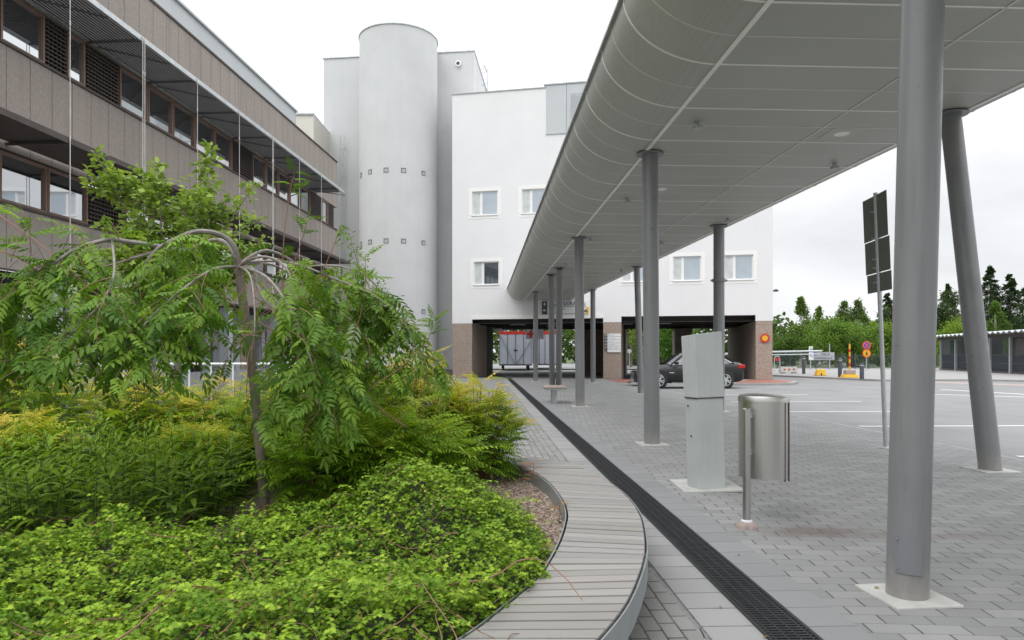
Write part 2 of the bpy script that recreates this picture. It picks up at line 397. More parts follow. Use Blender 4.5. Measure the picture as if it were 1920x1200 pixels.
sc.render.resolution_x = 1024; sc.render.resolution_y = 640

# ------------------------------------------------------------ ground and paving
def sheet(name, poly, z, mat, thick=None):
    b = MB()
    if thick: b.prism(poly, z-thick, z)
    else:
        b.v = [(p[0], p[1], z) for p in poly]; b.f = [tuple(range(len(poly)))]; b.m = [0]
    return tag(b.build(name, mat), kind='structure')
sheet('ground', [(-900, -300), (900, -300), (900, 1500), (-900, 1500)], -.2, M['earth'])
sheet('parking_asphalt', [(2, -30), (44, -30), (44, 60), (60, 66), (60, 74), (-30, 74), (-30, 48.), (2, 48)], -.12, M['asphalt'])
KX = lambda d: 8.1-.045*d
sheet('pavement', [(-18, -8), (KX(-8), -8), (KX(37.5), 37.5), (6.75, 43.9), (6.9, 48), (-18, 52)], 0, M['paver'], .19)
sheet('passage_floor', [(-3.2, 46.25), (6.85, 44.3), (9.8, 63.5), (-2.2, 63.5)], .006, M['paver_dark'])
AX = -.0436; GXc = lambda d: 1.74+AX*d           # drain axis
def strip(name, o0, o1, d0, d1, z, mat):
    return sheet(name, [(GXc(d0)+o0, d0), (GXc(d0)+o1, d0), (GXc(d1)+o1, d1), (GXc(d1)+o0, d1)], z, mat)
sheet('light_pavement', [(GXc(1.)-.5, 1.), (GXc(44.)-.5, 44.), (-3.6, 46.), (-8.9, 46), (-10.2, 30), (-11.4, 8), (-11.4, 1)], .006, M['paver_light'])
strip('slab_border', -.46, -.15, 1., 44.6, .010, M['slab'])
strip('slab_border', .15, .46, 1., 44.6, .008, M['slab_grey'])
b = MB()
d = -8.
while d < 37:
    e = d+.98; b.prism([(KX(d)-.0, d), (KX(d)+.14, d), (KX(e)+.14, e), (KX(e), e)], -.19, .004); d += 1.
tag(b.build('kerb', M['kerb'], bevel=.01), kind='structure')
# islands by the pillars
isl = [P(1352, 726, 36.5).xy, P(1452, 724, 37.2).xy, P(1468, 716, 41.5).xy, P(1455, 712, 44).xy, (15.1, 45.), (12.6, 43.)]
isl = [(11.3, 37.6), (13.6, 37.2), (15.6, 37.9), (16.9, 40.2), (16.8, 43.5), (14.9, 43.6), (13.6, 41.2)]
sheet('kerbed_island', isl, .0, M['kerb'], .15)
sheet('red_island_paving', [(11.9, 38.0), (13.6, 37.6), (15.4, 38.3), (16.6, 40.3), (16.4, 43.), (15., 43.1), (13.9, 41.)], .006, M['paver_red'])
sheet('red_paving', [(6.0, 38.3), (6.42, 38.1), (7.6, 43.0), (6.9, 43.3), (5.9, 43.)], .006, M['paver_red'])
# bay lines
for d0, x1 in ((11.4, 13.), (16.2, 13.6), (20.3, 12.7), (24.6, 12.7), (28.7, 12.5), (32.5, 12.)):
    b = MB(); x0 = KX(d0)+.9
    b.quad((x0, d0, -.116), (x1, d0+.15, -.116), (x1, d0+.28, -.116), (x0, d0+.13, -.116))
    tag(b.build('bay_line', M['paint']), kind='structure')
b = MB(); b.quad((20.8, 33.2, -.116), (22.2, 27.2, -.116), (22.5, 27.3, -.116), (21.0, 33.4, -.116)); b.quad((17.0, 29.8, -.115), (20.8, 27.0, -.115), (21.0, 27.15, -.115), (17.1, 30.0, -.115))
tag(b.build('lane_marking', M['paint']), kind='structure')
sheet('cycle_lane', [(21.5, 47.), (38, 20.), (39.2, 20.4), (23.5, 47.6)], -.112, M['pink'])
sheet('far_sidewalk', [(19., 56.), (23.2, 43.), (25.5, 43.2), (30., 43.6), (37.5, 36), (60, 36), (60, 80), (17, 80)], -.0, M['farpave'], .15)
sheet('yard_asphalt', [(-60, 83), (24, 83), (24, 116), (-60, 116)], .0, M['asphalt'])
sheet('far_street', [(-30, 75), (70, 75), (90, 82), (-30, 82)], .004, M['asphalt'])
# dirty patch under the bin
# ------------------------------------------------------------ drain
dr = empty('drain_channel', (GXc(3), 3, 0), 0, 'long black cast iron drainage grate running through the grey paving', 'drain')
b = MB()
def gq(b, o0, o1, d0, d1, z0, z1):
    dd = dr.location
    b.prism([(GXc(d0)+o0-dd.x, d0-dd.y), (GXc(d0)+o1-dd.x, d0-dd.y), (GXc(d1)+o1-dd.x, d1-dd.y), (GXc(d1)+o0-dd.x, d1-dd.y)], z0, z1)
gq(b, -.15, -.128, 1, 45, .0, .020); gq(b, .128, .15, 1, 45, .0, .020); b.build('frame', M['iron'], dr)
b = MB(); gq(b, -.128, .128, 1, 45, .0, .008); b.build('channel_shade', M['black'], dr)  # near black strip standing in for the shade down in the channel
b = MB()
for k in range(4): o = -.105+k*.07; gq(b, o-.006, o+.006, 1, 44.9, .008, .017)
d = 1.
while d < 45: gq(b, -.127, .127, d, d+(.018 if d < 20 else .03), .008, .018); d += (.036 if d < 20 else .07)
b.build('grating', M['iron'], dr)

# ------------------------------------------------------------ curved bench around the bed
def spline(pts, n):
    out = []; pts = [np.array(p, float) for p in pts]; L = len(pts)
    for i in range(L-1):
        p0, p1, p2, p3 = pts[max(i-1, 0)], pts[i], pts[i+1], pts[min(i+2, L-1)]
        for k in range(n):
            t = k/n; out.append(.5*((2*p1)+(-p0+p2)*t+(2*p0-5*p1+4*p2-p3)*t*t+(-p0+3*p1-3*p2+p3)*t**3))
    out.append(pts[-1]); return np.array(out)
OUT = [(-.75,1.05),(-.30,1.75),(.10,2.38),(.355,2.84),(.536,3.236),(.69,3.70),(.80,4.12),(.885,4.60),(.94,5.05),(.955,5.5),(.925,6.05),(.79,6.87),(.59,7.45),(.28,7.80),(-.12,8.05),(-.6,8.3),(-1.3,8.45),(-2.2,8.6),(-3.4,8.7),(-4.8,8.75)]
INN = [(-1.25,1.35),(-.82,2.0),(-.45,2.5),(-.203,2.84),(-.02,3.22),(.16,3.66),(.29,4.2),(.375,4.70),(.42,5.12),(.415,5.6),(.345,6.3),(.19,7.0),(0.,7.36),(-.28,7.60),(-.7,7.76),(-1.3,7.9),(-2.2,8.05),(-3.4,8.15),(-4.8,8.2),(-5.8,8.2)]
def resample(pts, n):
    s = spline(pts, 12); L = np.r_[0, np.cumsum(np.linalg.norm(np.diff(s, axis=0), axis=1))]
    t = np.linspace(0, L[-1], n); return np.stack([np.interp(t, L, s[:, 0]), np.interp(t, L, s[:, 1])], 1)
DZ = .42
bench = empty('curved_bench', (.7, 4.5, 0), 0, 'long curving weathered wood slat bench wrapping the planted bed', 'bench')
NPL = 118
# station both curves by matching normalised arc length of control points
so_ = spline(OUT, 12); si_ = spline(INN, 12)
mid = (so_+si_)/2; L = np.r_[0, np.cumsum(np.linalg.norm(np.diff(mid, axis=0), axis=1))]
NPL = int(L[-1]/.108)
tt = np.linspace(0, L[-1], NPL+1)
def at(arr, t): return np.array([np.interp(t, L, arr[:, 0]), np.interp(t, L, arr[:, 1])])
V, F, T, G = [], [], [], []
rr = random.Random(4); ox, oy = .7, 4.5
for i in range(NPL):
    a, c = tt[i]+.0095, tt[i+1]-.0095
    q = [at(si_, a), at(so_, a), at(so_, c), at(si_, c)]
    n = len(V); z1 = DZ+rr.uniform(-.002, .002); base = rr.uniform(.27, .37); br = rr.uniform(0, 50)
    col = (base, base*rr.uniform(.94, .98), base*rr.uniform(.89, .95))
    for zz in (z1-.028, z1):
        for j, p in enumerate(q):
            V.append((p[0]-ox, p[1]-oy, zz)); T.append(col); G.append((br+(0 if j in (0, 3) else .5), br*.37+(0 if j < 2 else .1), i))
    for f in ((0,3,2,1),(4,5,6,7),(0,1,5,4),(1,2,6,5),(2,3,7,6),(3,0,4,7)): F.append(tuple(n+k for k in f))
me = bpy.data.meshes.new('seat'); me.from_pydata(V, [], F); me.materials.append(M['wood'])
a = me.color_attributes.new('tint', 'FLOAT_COLOR', 'POINT'); a.data.foreach_set('color', np.c_[np.array(T), np.ones(len(T))].ravel())
a = me.attributes.new('grain', 'FLOAT_VECTOR', 'POINT'); a.data.foreach_set('vector', np.array(G, float).ravel())
o = bpy.data.objects.new('seat', me); COL.objects.link(o); o.parent = bench
bv = o.modifiers.new('bevel', 'BEVEL'); bv.width = .003; bv.segments = 1
def ribbon(arr, off, z0, z1, th, name, mat, i0=0, i1=None):
    arr = arr[i0:i1]; tg = np.gradient(arr, axis=0); nrm = np.stack([tg[:, 1], -tg[:, 0]], 1); nrm /= np.linalg.norm(nrm, axis=1)[:, None]
    A = arr+nrm*off; B = arr+nrm*(off+th); b = MB()
    for i in range(len(arr)-1):
        a0, a1, b0, b1 = A[i]-(ox, oy), A[i+1]-(ox, oy), B[i]-(ox, oy), B[i+1]-(ox, oy)
        b.quad((*b0, z0), (*b1, z0), (*b1, z1), (*b0, z1)); b.quad((*a1, z0), (*a0, z0), (*a0, z1), (*a1, z1)); b.quad((*a0, z1), (*b0, z1), (*b1, z1), (*a1, z1)); b.quad((*a0, z0), (*a1, z0), (*b1, z0), (*b0, z0))
    return b.build(name, mat, bench, smooth=True, angle=30, weld=True)
b = MB(); A_, B_ = si_-np.array([ox, oy]), so_-np.array([ox, oy]); C_ = (B_-A_); A_ = A_+C_*.03; B_ = B_-C_*.03
for i in range(len(A_)-1): b.quad((*A_[i], DZ-.04), (*B_[i], DZ-.04), (*B_[i+1], DZ-.04), (*A_[i+1], DZ-.04)); b.quad((*A_[i+1], DZ-.06), (*B_[i+1], DZ-.06), (*B_[i], DZ-.06), (*A_[i], DZ-.06))
M['gap_shade'] = mat_plain('dark slat gap shade', (.055, .042, .035), .9, var=.2)
b.build('gap_shade_sheet', M['gap_shade'], bench)  # dark sheet added under the slats so the gaps look shaded
ribbon(so_, .012, DZ-.155, DZ-.008, .008, 'outer_fascia', M['steelrim'])
ribbon(si_, -.022, .12, DZ-.004, .008, 'inner_edging', M['steelrim'])
ribbon(si_, .16, .0, DZ-.03, .06, 'support_wall', M['concrete'])
# bed soil
b = MB(); pl = [(p[0]-.0, p[1]) for p in si_+np.array([-.02, 0])]
poly = pl+[(-12.4, 8.3), (-12.4, 1.0), (-1.6, .9)]
b.v = [(p[0], p[1], .27) for p in poly]; b.f = [tuple(range(len(poly)))]; b.m = [0]
tag(b.build('planting_bed', M['gravel']), kind='structure')

# ------------------------------------------------------------ leaf machinery
def frames(D, U):
    D = D/np.linalg.norm(D, axis=1)[:, None]
    S = np.cross(D, U); ln = np.linalg.norm(S, axis=1); S[ln < 1e-4] = (1, 0, 0); S /= np.linalg.norm(S, axis=1)[:, None]
    Z = np.cross(S, D); return np.stack([S, D, Z], 2)       # columns
def scatter_mesh(tv, tf, pos, R, sc_, tint, tv_alt=None):
    n, k = len(pos), len(tv)
    pts = np.einsum('nij,kj->nki', R, tv)*sc_[:, None, None]+pos[:, None, :]
    return pts.reshape(-1, 3), [tf], n, k, np.repeat(tint, k, axis=0)
def build_leaves(name, parts, parent, mat, extra=None, origin=(0, 0, 0)):
    """parts: list of (template verts, template faces(list of tri/quads), pos, R, scale, tint)"""
    V = []; LI = []; LS = []; TI = []; base = 0
    for tv, tf, pos, R, s, tint in parts:
        n, k = len(pos), len(tv)
        if n == 0: continue
        pts = (np.einsum('nij,kj->nki', R, tv)*s[:, None, None]+pos[:, None, :]).reshape(-1, 3)
        V.append(pts); TI.append(np.repeat(tint, k, axis=0))
        idx = np.concatenate([np.array(f) for f in tf]); ln = np.array([len(f) for f in tf])
        LI.append((idx[None, :]+(np.arange(n)*k)[:, None]+base).ravel()); LS.append(np.tile(ln, n)); base += n*k
    V = np.concatenate(V)-np.array(origin); LI = np.concatenate(LI); LS = np.concatenate(LS); TI = np.concatenate(TI)
    me = bpy.data.meshes.new(name); me.vertices.add(len(V)); me.vertices.foreach_set('co', V.ravel().astype(np.float32))
    me.loops.add(len(LI)); me.loops.foreach_set('vertex_index', LI.astype(np.int32))
    me.polygons.add(len(LS)); me.polygons.foreach_set('loop_start', np.r_[0, np.cumsum(LS)[:-1]].astype(np.int32)); me.polygons.foreach_set('loop_total', LS.astype(np.int32))
    me.update(calc_edges=True)
    a = me.color_attributes.new('tint', 'FLOAT_COLOR', 'POINT'); a.data.foreach_set('color', np.c_[TI, np.ones(len(TI))].ravel().astype(np.float32))
    me.materials.append(mat)
    o = bpy.data.objects.new(name, me); COL.objects.link(o)
    if parent: o.parent = parent
    return o
def leaf_tpl(w=.4, fold=.12, droop=.12, seg=3):      # unit length leaf along +Y, midrib fold
    v = [(0, 0, 0)]; f = []
    for i in range(1, seg):
        t = i/seg; ww = w*.5*math.sin(PI*min(1, t**.8)); z = -droop*t*t
        v += [(-ww, t, z+fold*ww), (0, t, z), (ww, t, z+fold*ww)]
    v.append((0, 1, -droop)); e = len(v)-1
    f += [(0, 2, 1), (0, 3, 2)]
    for i in range(seg-2):
        a = 1+3*i; f += [(a, a+1, a+4, a+3), (a+1, a+2, a+5, a+4)]
    a = 1+3*(seg-2); f += [(a, a+1, e), (a+1, a+2, e)]
    return np.array(v, float), f
LEAF = leaf_tpl(.5, .3, .15); LEAF_N = leaf_tpl(.24, .3, .25); LEAF_O = leaf_tpl(.68, .35, .2)
def lobed_tpl():
    out = [(0,.04),(.22,-.04),(.46,.06),(.24,.24),(.58,.40),(.22,.50),(.32,.72),(.10,.68),(0,1.05)]
    pts = out+[(-x, y) for x, y in out[-2:0:-1]]
    v = [(0, .38, -.03)]+[(x, y, .22*abs(x)-.10*y*y) for x, y in pts]; n = len(pts)
    return np.array(v, float), [(0, 1+i, 1+(i+1) % n) for i in range(n)]
LOBED = lobed_tpl()
def frond_tpl(n=6, llen=.26, lw=.30, droop=.35, tipk=.75, seed=0, ang=62):   # unit length pinnate leaf along +Y
    r = random.Random(seed); V = []; F = []
    def add(v, f):
        b0 = len(V); V.extend(v); F.extend([tuple(b0+i for i in q) for q in f])
    z = lambda t: -droop*t*t
    pts = [(0, t, z(t)) for t in np.linspace(0, 1, 5)]
    for i in range(4):
        a, c = pts[i], pts[i+1]; add([(-.006, a[1], a[2]), (.006, a[1], a[2]), (.006, c[1], c[2]), (-.006, c[1], c[2])], [(0, 1, 2, 3)])
    lt, lf = leaf_tpl(lw, .35, .18)
    def leaflet(t, angz, L, dz):
        ca, sa = math.cos(angz), math.sin(angz); sl = -2*droop*t
        v = []
        for x, y, zz in lt:
            X, Y = x*L, y*L; xr = X*ca-Y*sa; yr = X*sa+Y*ca
            v.append((xr, t+yr, z(t)+sl*yr*.8+zz*L+dz*abs(xr)))
        add(v, lf)
    for i in range(n):
        t = .16+.74*i/(n-1); L = llen*(1-(1-tipk)*abs(2*i/(n-1)-.9))*r.uniform(.9, 1.08)
        for s in (-1, 1):
            leaflet(t+r.uniform(-.01, .01), s*math.radians(ang+r.uniform(-8, 8)), L, -.25+r.uniform(-.2, .2))
    leaflet(.95, 0., llen*.9, 0)
    return np.array(V, float), F
FROWAN = [frond_tpl(6, .31, .42, dr_, .8, i, 60) for i, dr_ in enumerate((.1, .3, .55, .75, .4))]
FSPIR = [frond_tpl(9, .24, .26, dr_, .6, 10+i, 68) for i, dr_ in enumerate((.1, .3, .5))]
def jit(n, s): return rng.normal(0, s, (n, 3))
def colmix(a, b, t, v=.15):
    a = np.array(a); b = np.array(b); t = np.clip(t, 0, 1)[:, None]
    return np.clip((a*(1-t)+b*t)*(1+rng.normal(0, v, (len(t), 1))), .003, .9)

# ------------------------------------------------------------ ground cover shrub (foreground)
def inner_x(d): return np.interp(d, si_[:, 1][:160], si_[:, 0][:160])
def vn(x, y, s, seed=0):     # cheap smooth noise
    return (np.sin(x*s*1.7+seed)*np.cos(y*s*1.3+seed*2)+np.sin(x*s*.9-y*s*1.9+seed*3)+np.cos(x*s*2.9+y*s*2.3+seed))/3
def cover_h(x, d):
    h = .50+.10*vn(x, d, 2.2, 1)+.05*vn(x, d, 6, 4)
    h = h+.33*np.exp(-((x+.55)/.62)**2-((d-4.35)/.62)**2)+.12*np.exp(-((x+2.2)/.9)**2-((d-3.8)/.5)**2)+.10*np.exp(-((x+.9)/.5)**2-((d-2.6)/.5)**2)
    return h
def cover_mask(x, d):
    e = inner_x(d)+.06-.0*d
    lim = np.where(d > 3.7, e-.04-(d-3.7)*.17, e)
    lim = lim+.06*vn(x, d, 9, 2)
    far = 4.45+.62*np.exp(-((x+.45)/.75)**2)-.35*np.exp(-((x+1.9)/.45)**2)+.10*vn(x, d, 5, 7)
    return (x < lim) & (d < far), lim-x, far-d
n = 200000
d_ = 1.1+4.3*rng.random(n)**.8; x_ = -1.02*d_+ (1.02*d_+.5)*rng.random(n)
ok, ml, mf = cover_mask(x_, d_); x_, d_, ml, mf = x_[ok], d_[ok], ml[ok], mf[ok]
keep = rng.random(len(x_)) < .66; x_, d_, ml, mf = x_[keep], d_[keep], ml[keep], mf[keep]; n = len(x_)
edge = np.clip(np.minimum(ml/.28, mf/.3), 0, 1)**.5
H = .30+(cover_h(x_, d_)-.30)*edge
# clumpy sprays
cl = vn(x_, d_, 9, 3)*.05+vn(x_, d_, 21, 5)*.055+vn(x_, d_, 47, 6)*.022
z_ = H+cl-np.abs(rng.normal(0, .075, n))+rng.random(n)*.015
pos = np.stack([x_, d_, z_], 1)
az = rng.random(n)*2*PI; D = np.stack([np.cos(az), np.sin(az), rng.normal(-.15, .35, n)], 1); U = np.stack([rng.normal(0, .5, n), rng.normal(-.1, .5, n), np.ones(n)], 1)
tint = colmix((.070, .160, .013), (.27, .41, .034), .50+.42*vn(x_, d_, 3.4, 8)+rng.normal(0, .22, n), .14)
yel = rng.random(n) < .03; tint[yel] = (.42, .42, .07)
# short arching sprays standing proud of the mass
sp_p, sp_d = [], []
for i in rng.choice(n, 900, replace=False):
    a0 = rng.random()*2*PI; L0 = rng.uniform(.06, .17); up = rng.uniform(.3, 1.0); m0 = int(L0/.011)
    for k in range(m0):
        t = (k+1)/m0; hx = math.cos(a0)*L0*t; hy = math.sin(a0)*L0*t; side = (1 if k % 2 else -1)
        sp_p.append((x_[i]+hx, d_[i]+hy, H[i]+cl[i]-.02+L0*up*math.sin(t*2.0)*.6)); sp_d.append((math.cos(a0+side*1.0), math.sin(a0+side*1.0), .15-.4*t))
sp_p, sp_d = np.array(sp_p), np.array(sp_d); m1 = len(sp_p)
okk = sp_p[:, 0] < inner_x(sp_p[:, 1])+.10; sp_p, sp_d = sp_p[okk], sp_d[okk]; m1 = len(sp_p)
SHO = [(LOBED[0], LOBED[1], sp_p, frames(sp_d, jit(m1, .25)+(0, 0, 1)), rng.uniform(.018, .032, m1), colmix((.12, .24, .018), (.33, .46, .04), rng.random(m1), .12))]
cov = build_leaves('ground_cover', [(LOBED[0], LOBED[1], pos, frames(D, U), rng.uniform(.016, .030, n), tint)]+SHO, None, M['leaf_dense'])
tag(cov, 'dense bright green ground cover of tiny lobed leaves filling the front of the bed', 'ground cover', kind='stuff')
# litter surface under the leaves, and loose chips on the bare soil
gx, gy = np.meshgrid(np.linspace(-5.4, .45, 110), np.linspace(1.1, 5.3, 90), indexing='ij')
ok, ml2, mf2 = cover_mask(gx, gy); ed = np.clip(np.minimum(ml2/.28, mf2/.3), 0, 1)**.5; hz = .262+(cover_h(gx, gy)-.36)*ed
b = MB(); b.v = [tuple(p) for p in np.stack([gx, gy, hz], 2).reshape(-1, 3)]
for i in range(109):
    for j in range(89):
        if ok[i, j] and ok[i+1, j+1] and ok[i, j+1] and ok[i+1, j]: k = i*90+j; b.f.append((k, k+90, k+91, k+1)); b.m.append(0)
M['litter'] = mat_plain('leaf litter', (.035, .045, .018), .95, var=.4, vs=40)
tag(b.build('leaf_litter', M['litter'], smooth=True), 'dark litter layer beneath the green ground cover', 'leaf litter', kind='stuff')
n = 15000; d_ = rng.uniform(3.3, 7.6, n); x_ = inner_x(d_)-.02-np.abs(rng.normal(0, .45, n)); pos = np.stack([x_, d_, .275+rng.random(n)*.012], 1)
chip = (np.array([(-.5,-.35,0),(.5,-.25,0),(.4,.4,0),(-.4,.3,0),(-.3,-.2,.3),(.3,-.15,.35),(.2,.25,.3),(-.25,.2,.25)]), [(4,5,6,7),(0,1,5,4),(1,2,6,5),(2,3,7,6),(3,0,4,7)])
az = rng.random(n)*2*PI; D = np.stack([np.cos(az), np.sin(az), rng.normal(0, .2, n)], 1); U = jit(n, .25)+(0, 0, 1)
chipmat = mat_leaf('bark chips', 0., .9)
tag(build_leaves('mulch_chips', [(chip[0], chip[1], pos, frames(D, U), rng.uniform(.012, .035, n), colmix((.13, .09, .07), (.42, .34, .28), rng.random(n), .1))], None, chipmat), 'brown and pinkish bark chips on the bare edge of the bed', 'mulch', kind='stuff')
# wiry canes arching over the cover
b = MB(); rc = random.Random(12)
def cane(p0, az, ln, hh, r=.0035):
    pts = []
    for i in range(9):
        t = i/8; x = p0[0]+math.cos(az+.4*math.sin(3*t))*ln*t; y = p0[1]+math.sin(az+.4*math.sin(3*t))*ln*t
        base = float(cover_h(np.array(x), np.array(y))); pts.append((x, y, base-.01+hh*math.sin(PI*t)))
    b.tube(pts, [r*(1-.6*i/8) for i in range(9)], 5)
for k in range(120):
    d0 = rc.uniform(1.9, 4.4); cane((rc.uniform(-.75*d0, .05), d0), rc.uniform(0, 2*PI), rc.uniform(.15, .55), rc.uniform(.0, .05), rc.uniform(.0012, .0036))
for (a, c, hh) in (((-.55, 2.95), (.1, .25), .04), ((-1.5, 2.4), (.55, .5), .09), ((-.3, 3.25), (.6, -.25), .05), ((-1.9, 2.6), (.35, -.4), .06)):
    cane(a, math.atan2(c[1], c[0]), math.hypot(*c), hh, .005)
tag(b.build('trailing_canes', M['cane']), 'thin bare brown canes arching over the green ground cover', 'twigs', kind='stuff')

# ------------------------------------------------------------ pinnate shrubs
def spirea(c, rad, h, nst, label, yel=.8, seed=0, dark=1., fs=1.):
    r = random.Random(seed); root = empty('false_spirea_shrub', (c[0], c[1], .27), 0, label, 'shrub', 'feathery leaved shrubs in the bed')
    st = MB(); P_, D_, S_, T_ = [], [], [], []
    for i in range(nst):
        az = r.uniform(0, 2*PI); rr_ = rad*math.sqrt(r.random()); lean = rr_
        hh = (h+.2)*(1-.45*(rr_/rad)**2)*r.uniform(.78, 1.05)
        b0 = Vector((c[0]+math.cos(az)*lean*.3, c[1]+math.sin(az)*lean*.3, .27)); tp = Vector((c[0]+math.cos(az)*lean, c[1]+math.sin(az)*lean, hh+.27))
        pts = [b0.lerp(tp, t)+Vector((0, 0, .10*math.sin(PI*t))) for t in (0, .25, .5, .75, 1)]
        st.tube([p-root.location for p in pts], [.006, .005, .004, .003, .002], 4)
        m_ = r.randint(8, 11)
        for k in range(m_):
            t = .18+.82*k/(m_-1); p = pts[0].lerp(pts[-1], t)+Vector((0, 0, .10*math.sin(PI*t)))
            a2 = az+k*2.4+r.uniform(-.4, .4); up = lerp(.15, .75, t)+r.uniform(-.2, .2)
            out = Vector((math.cos(az), math.sin(az), 0))*(.5*rr_/rad)
            dv = Vector((math.cos(a2), math.sin(a2), up))+out
            P_.append(p); D_.append(dv); S_.append(fs*r.uniform(.24, .36)*(1-.3*(t > .9)))
            T_.append(max(0, (t-.55)/.45)*(p.z-.27)/h)
    P_ = np.array([tuple(p) for p in P_]); D_ = np.array([tuple(p) for p in D_]); S_ = np.array(S_); T_ = np.array(T_)
    U = jit(len(P_), .22)+(0, 0, 1)
    g = colmix((.085*dark, .19*dark, .016), (.27*dark, .43*dark, .032), rng.random(len(P_)), .12)
    yk = np.clip(T_*1.35*yel+rng.normal(0, .15, len(P_))-.18, 0, 1)[:, None]
    yc = colmix((.44, .52, .05), (.66, .46, .10), rng.random(len(P_))*yel, .1)
    tint = g*(1-yk)+yc*yk
    which = rng.integers(0, 3, len(P_)); parts = []
    for q in range(3):
        k = which == q; parts.append((FSPIR[q][0], FSPIR[q][1], P_[k], frames(D_[k], U[k]), S_[k], tint[k]))
    build_leaves('foliage', parts, root, M['leaf'], origin=tuple(root.location)); st.build('stems', M['cane'], root)
    return root
spirea((-.38, 7.15), .44, .88, 76, 'rightmost feathery shrub with yellow tips, leaning over the wooden bench end', 1., 1)
spirea((-1.05, 7.25), .66, 1.15, 140, 'broad feathery green shrub with yellow and orange tips behind the rowan trunk on its right', 1., 2)
spirea((-1.85, 6.75), .55, 1.08, 95, 'deep green feathery shrub directly right of the weeping tree trunk', .55, 3, .95, 1.2)
spirea((-1.0, 6.15), .6, .70, 64, 'low fan of fresh green pinnate leaves just behind the ground cover mound', .45, 4, 1.1, 1.25)
spirea((-1.62, 5.72), .40, .50, 34, 'short feathery fronds at the foot of the weeping tree trunk', .25, 5, 1.1, 1.2)
spirea((-5.6, 7.7), .85, 1.35, 130, 'large golden yellow feathery shrub at the left edge of the photo', 1.1, 6)
spirea((-4.3, 7.9), .7, .98, 100, 'yellow green feathery shrub at the back of the bed, second from the left', 1., 7)
spirea((-3.3, 8.0), .7, .85, 95, 'orange tipped feathery shrub at the back of the bed near the white railing', 1., 8)
spirea((-2.5, 7.6), .6, .82, 80, 'loose yellow green shrub behind and left of the weeping tree trunk', .8, 9, .9)
spirea((-3.1, 6.75), .5, .42, 60, 'low yellow green feathery shrub in front of the white railing, left of the tree trunk', .7, 21)
spirea((-4.9, 6.6), .6, .55, 70, 'feathery shrub with lemon tips at the left edge, in front of the golden one', .9, 22)
# little pink seedlings at the bare edge
def seedling(px, py, d, h, nf, col, label, s0=.09):
    base = P(px, py, d); base.z = .27; root = empty('spirea_seedling', base, 0, label, 'seedling', 'red tinted seedlings at the bed edge')
    b = MB(); b.tube([(0, 0, 0), (.01, 0, h*.5), (-.005, .005, h)], .003, 5); b.build('stem', M['cane'], root)
    az = rng.random(nf)*2*PI; pos = np.stack([np.zeros(nf), np.zeros(nf), np.linspace(h*.45, h, nf)], 1); D = np.stack([np.cos(az), np.sin(az), np.full(nf, .5)], 1)
    build_leaves('foliage', [(FSPIR[1][0], FSPIR[1][1], pos, frames(D, jit(nf, .1)+(0, 0, 1)), rng.uniform(s0, s0*1.6, nf), colmix(col, (.3, .35, .05), rng.random(nf)*.6, .1))], root, M['leaf'])
seedling(1000, 905, 6.5, .30, 12, (.55, .16, .10), 'pink tipped seedling standing by the far inner rim of the wooden bench', .08)
seedling(1048, 960, 5.35, .17, 8, (.5, .22, .07), 'orange tinted seedling tucked against the bench inner edge above the bark chips', .07)
seedling(1000, 985, 5.1, .12, 7, (.5, .22, .07), 'small orange green seedling in the middle of the bark chips', .06)
seedling(495, 985, 5.0, .22, 6, (.45, .06, .04), 'dark red fern like seedling in front of the tree trunk base', .08)
seedling(215, 1000, 5.6, .34, 8, (.45, .2, .07), 'rusty orange seedling among the dark perennials left of the tree', .1)

n = 46; d_ = rng.uniform(3.2, 14, n); x_ = rng.uniform(.9, 6, n)*np.clip(d_/7, .6, 1.); az = rng.random(n)*2*PI
tag(build_leaves('fallen_leaves', [(LEAF_O[0], LEAF_O[1], np.stack([x_, d_, np.full(n, .022)], 1), frames(np.stack([np.cos(az), np.sin(az), np.zeros(n)], 1), jit(n, .12)+(0, 0, 1)), rng.uniform(.018, .045, n), colmix((.16, .09, .05), (.42, .33, .22), rng.random(n), .1))], None, M['leaf']), 'dry leaf scraps scattered on the grey paving', 'litter', kind='stuff')
# perennials with narrow leaves
n_st = 460; PP, DD, SS, TT = [], [], [], []; st = MB()
rp = random.Random(33)
for i in range(n_st):
    d0 = rp.uniform(4.75, 7.4); x0 = rp.uniform(-.88*d0, -.40*d0); hh = rp.uniform(.32, .74)*(.80+.09*(d0-4.5))
    if abs(x0+2.0) < .32 and d0 < 5.8: continue
    lx, ly = rp.uniform(-.1, .1), rp.uniform(-.12, .06)
    st.tube([(x0, d0, .27), (x0+lx*.4, d0+ly*.4, .27+hh*.6), (x0+lx, d0+ly, .27+hh)], [.005, .004, .002], 4)
    k = int(hh/.030); cc = rp.random()
    for j in range(k):
        t = .08+.92*j/k; az = j*2.2+rp.uniform(-.3, .3); PP.append((x0+lx*t*t, d0+ly*t*t, .27+hh*t)); DD.append((math.cos(az), math.sin(az), lerp(-.05, 1.3, t**3)+rp.uniform(-.2, .2))); SS.append(rp.uniform(.12, .20)*(1-.4*t**4)); TT.append(cc*.5+t*.4)
PP, DD, SS, TT = map(np.array, (PP, DD, SS, TT))
tag(build_leaves('perennial_leaves', [(LEAF_N[0], LEAF_N[1], PP, frames(DD, jit(len(PP), .15)+(0, 0, 1)), SS, colmix((.075, .155, .020), (.24, .37, .036), TT+rng.normal(0, .15, len(PP)), .12))], None, M['leaf']), 'thick stand of dark green narrow leaved perennials in the middle of the bed', 'perennials', kind='stuff')
tag(st.build('perennial_stems', M['greenstem']), 'stems of the narrow leaved perennials', 'plant stems', kind='stuff')

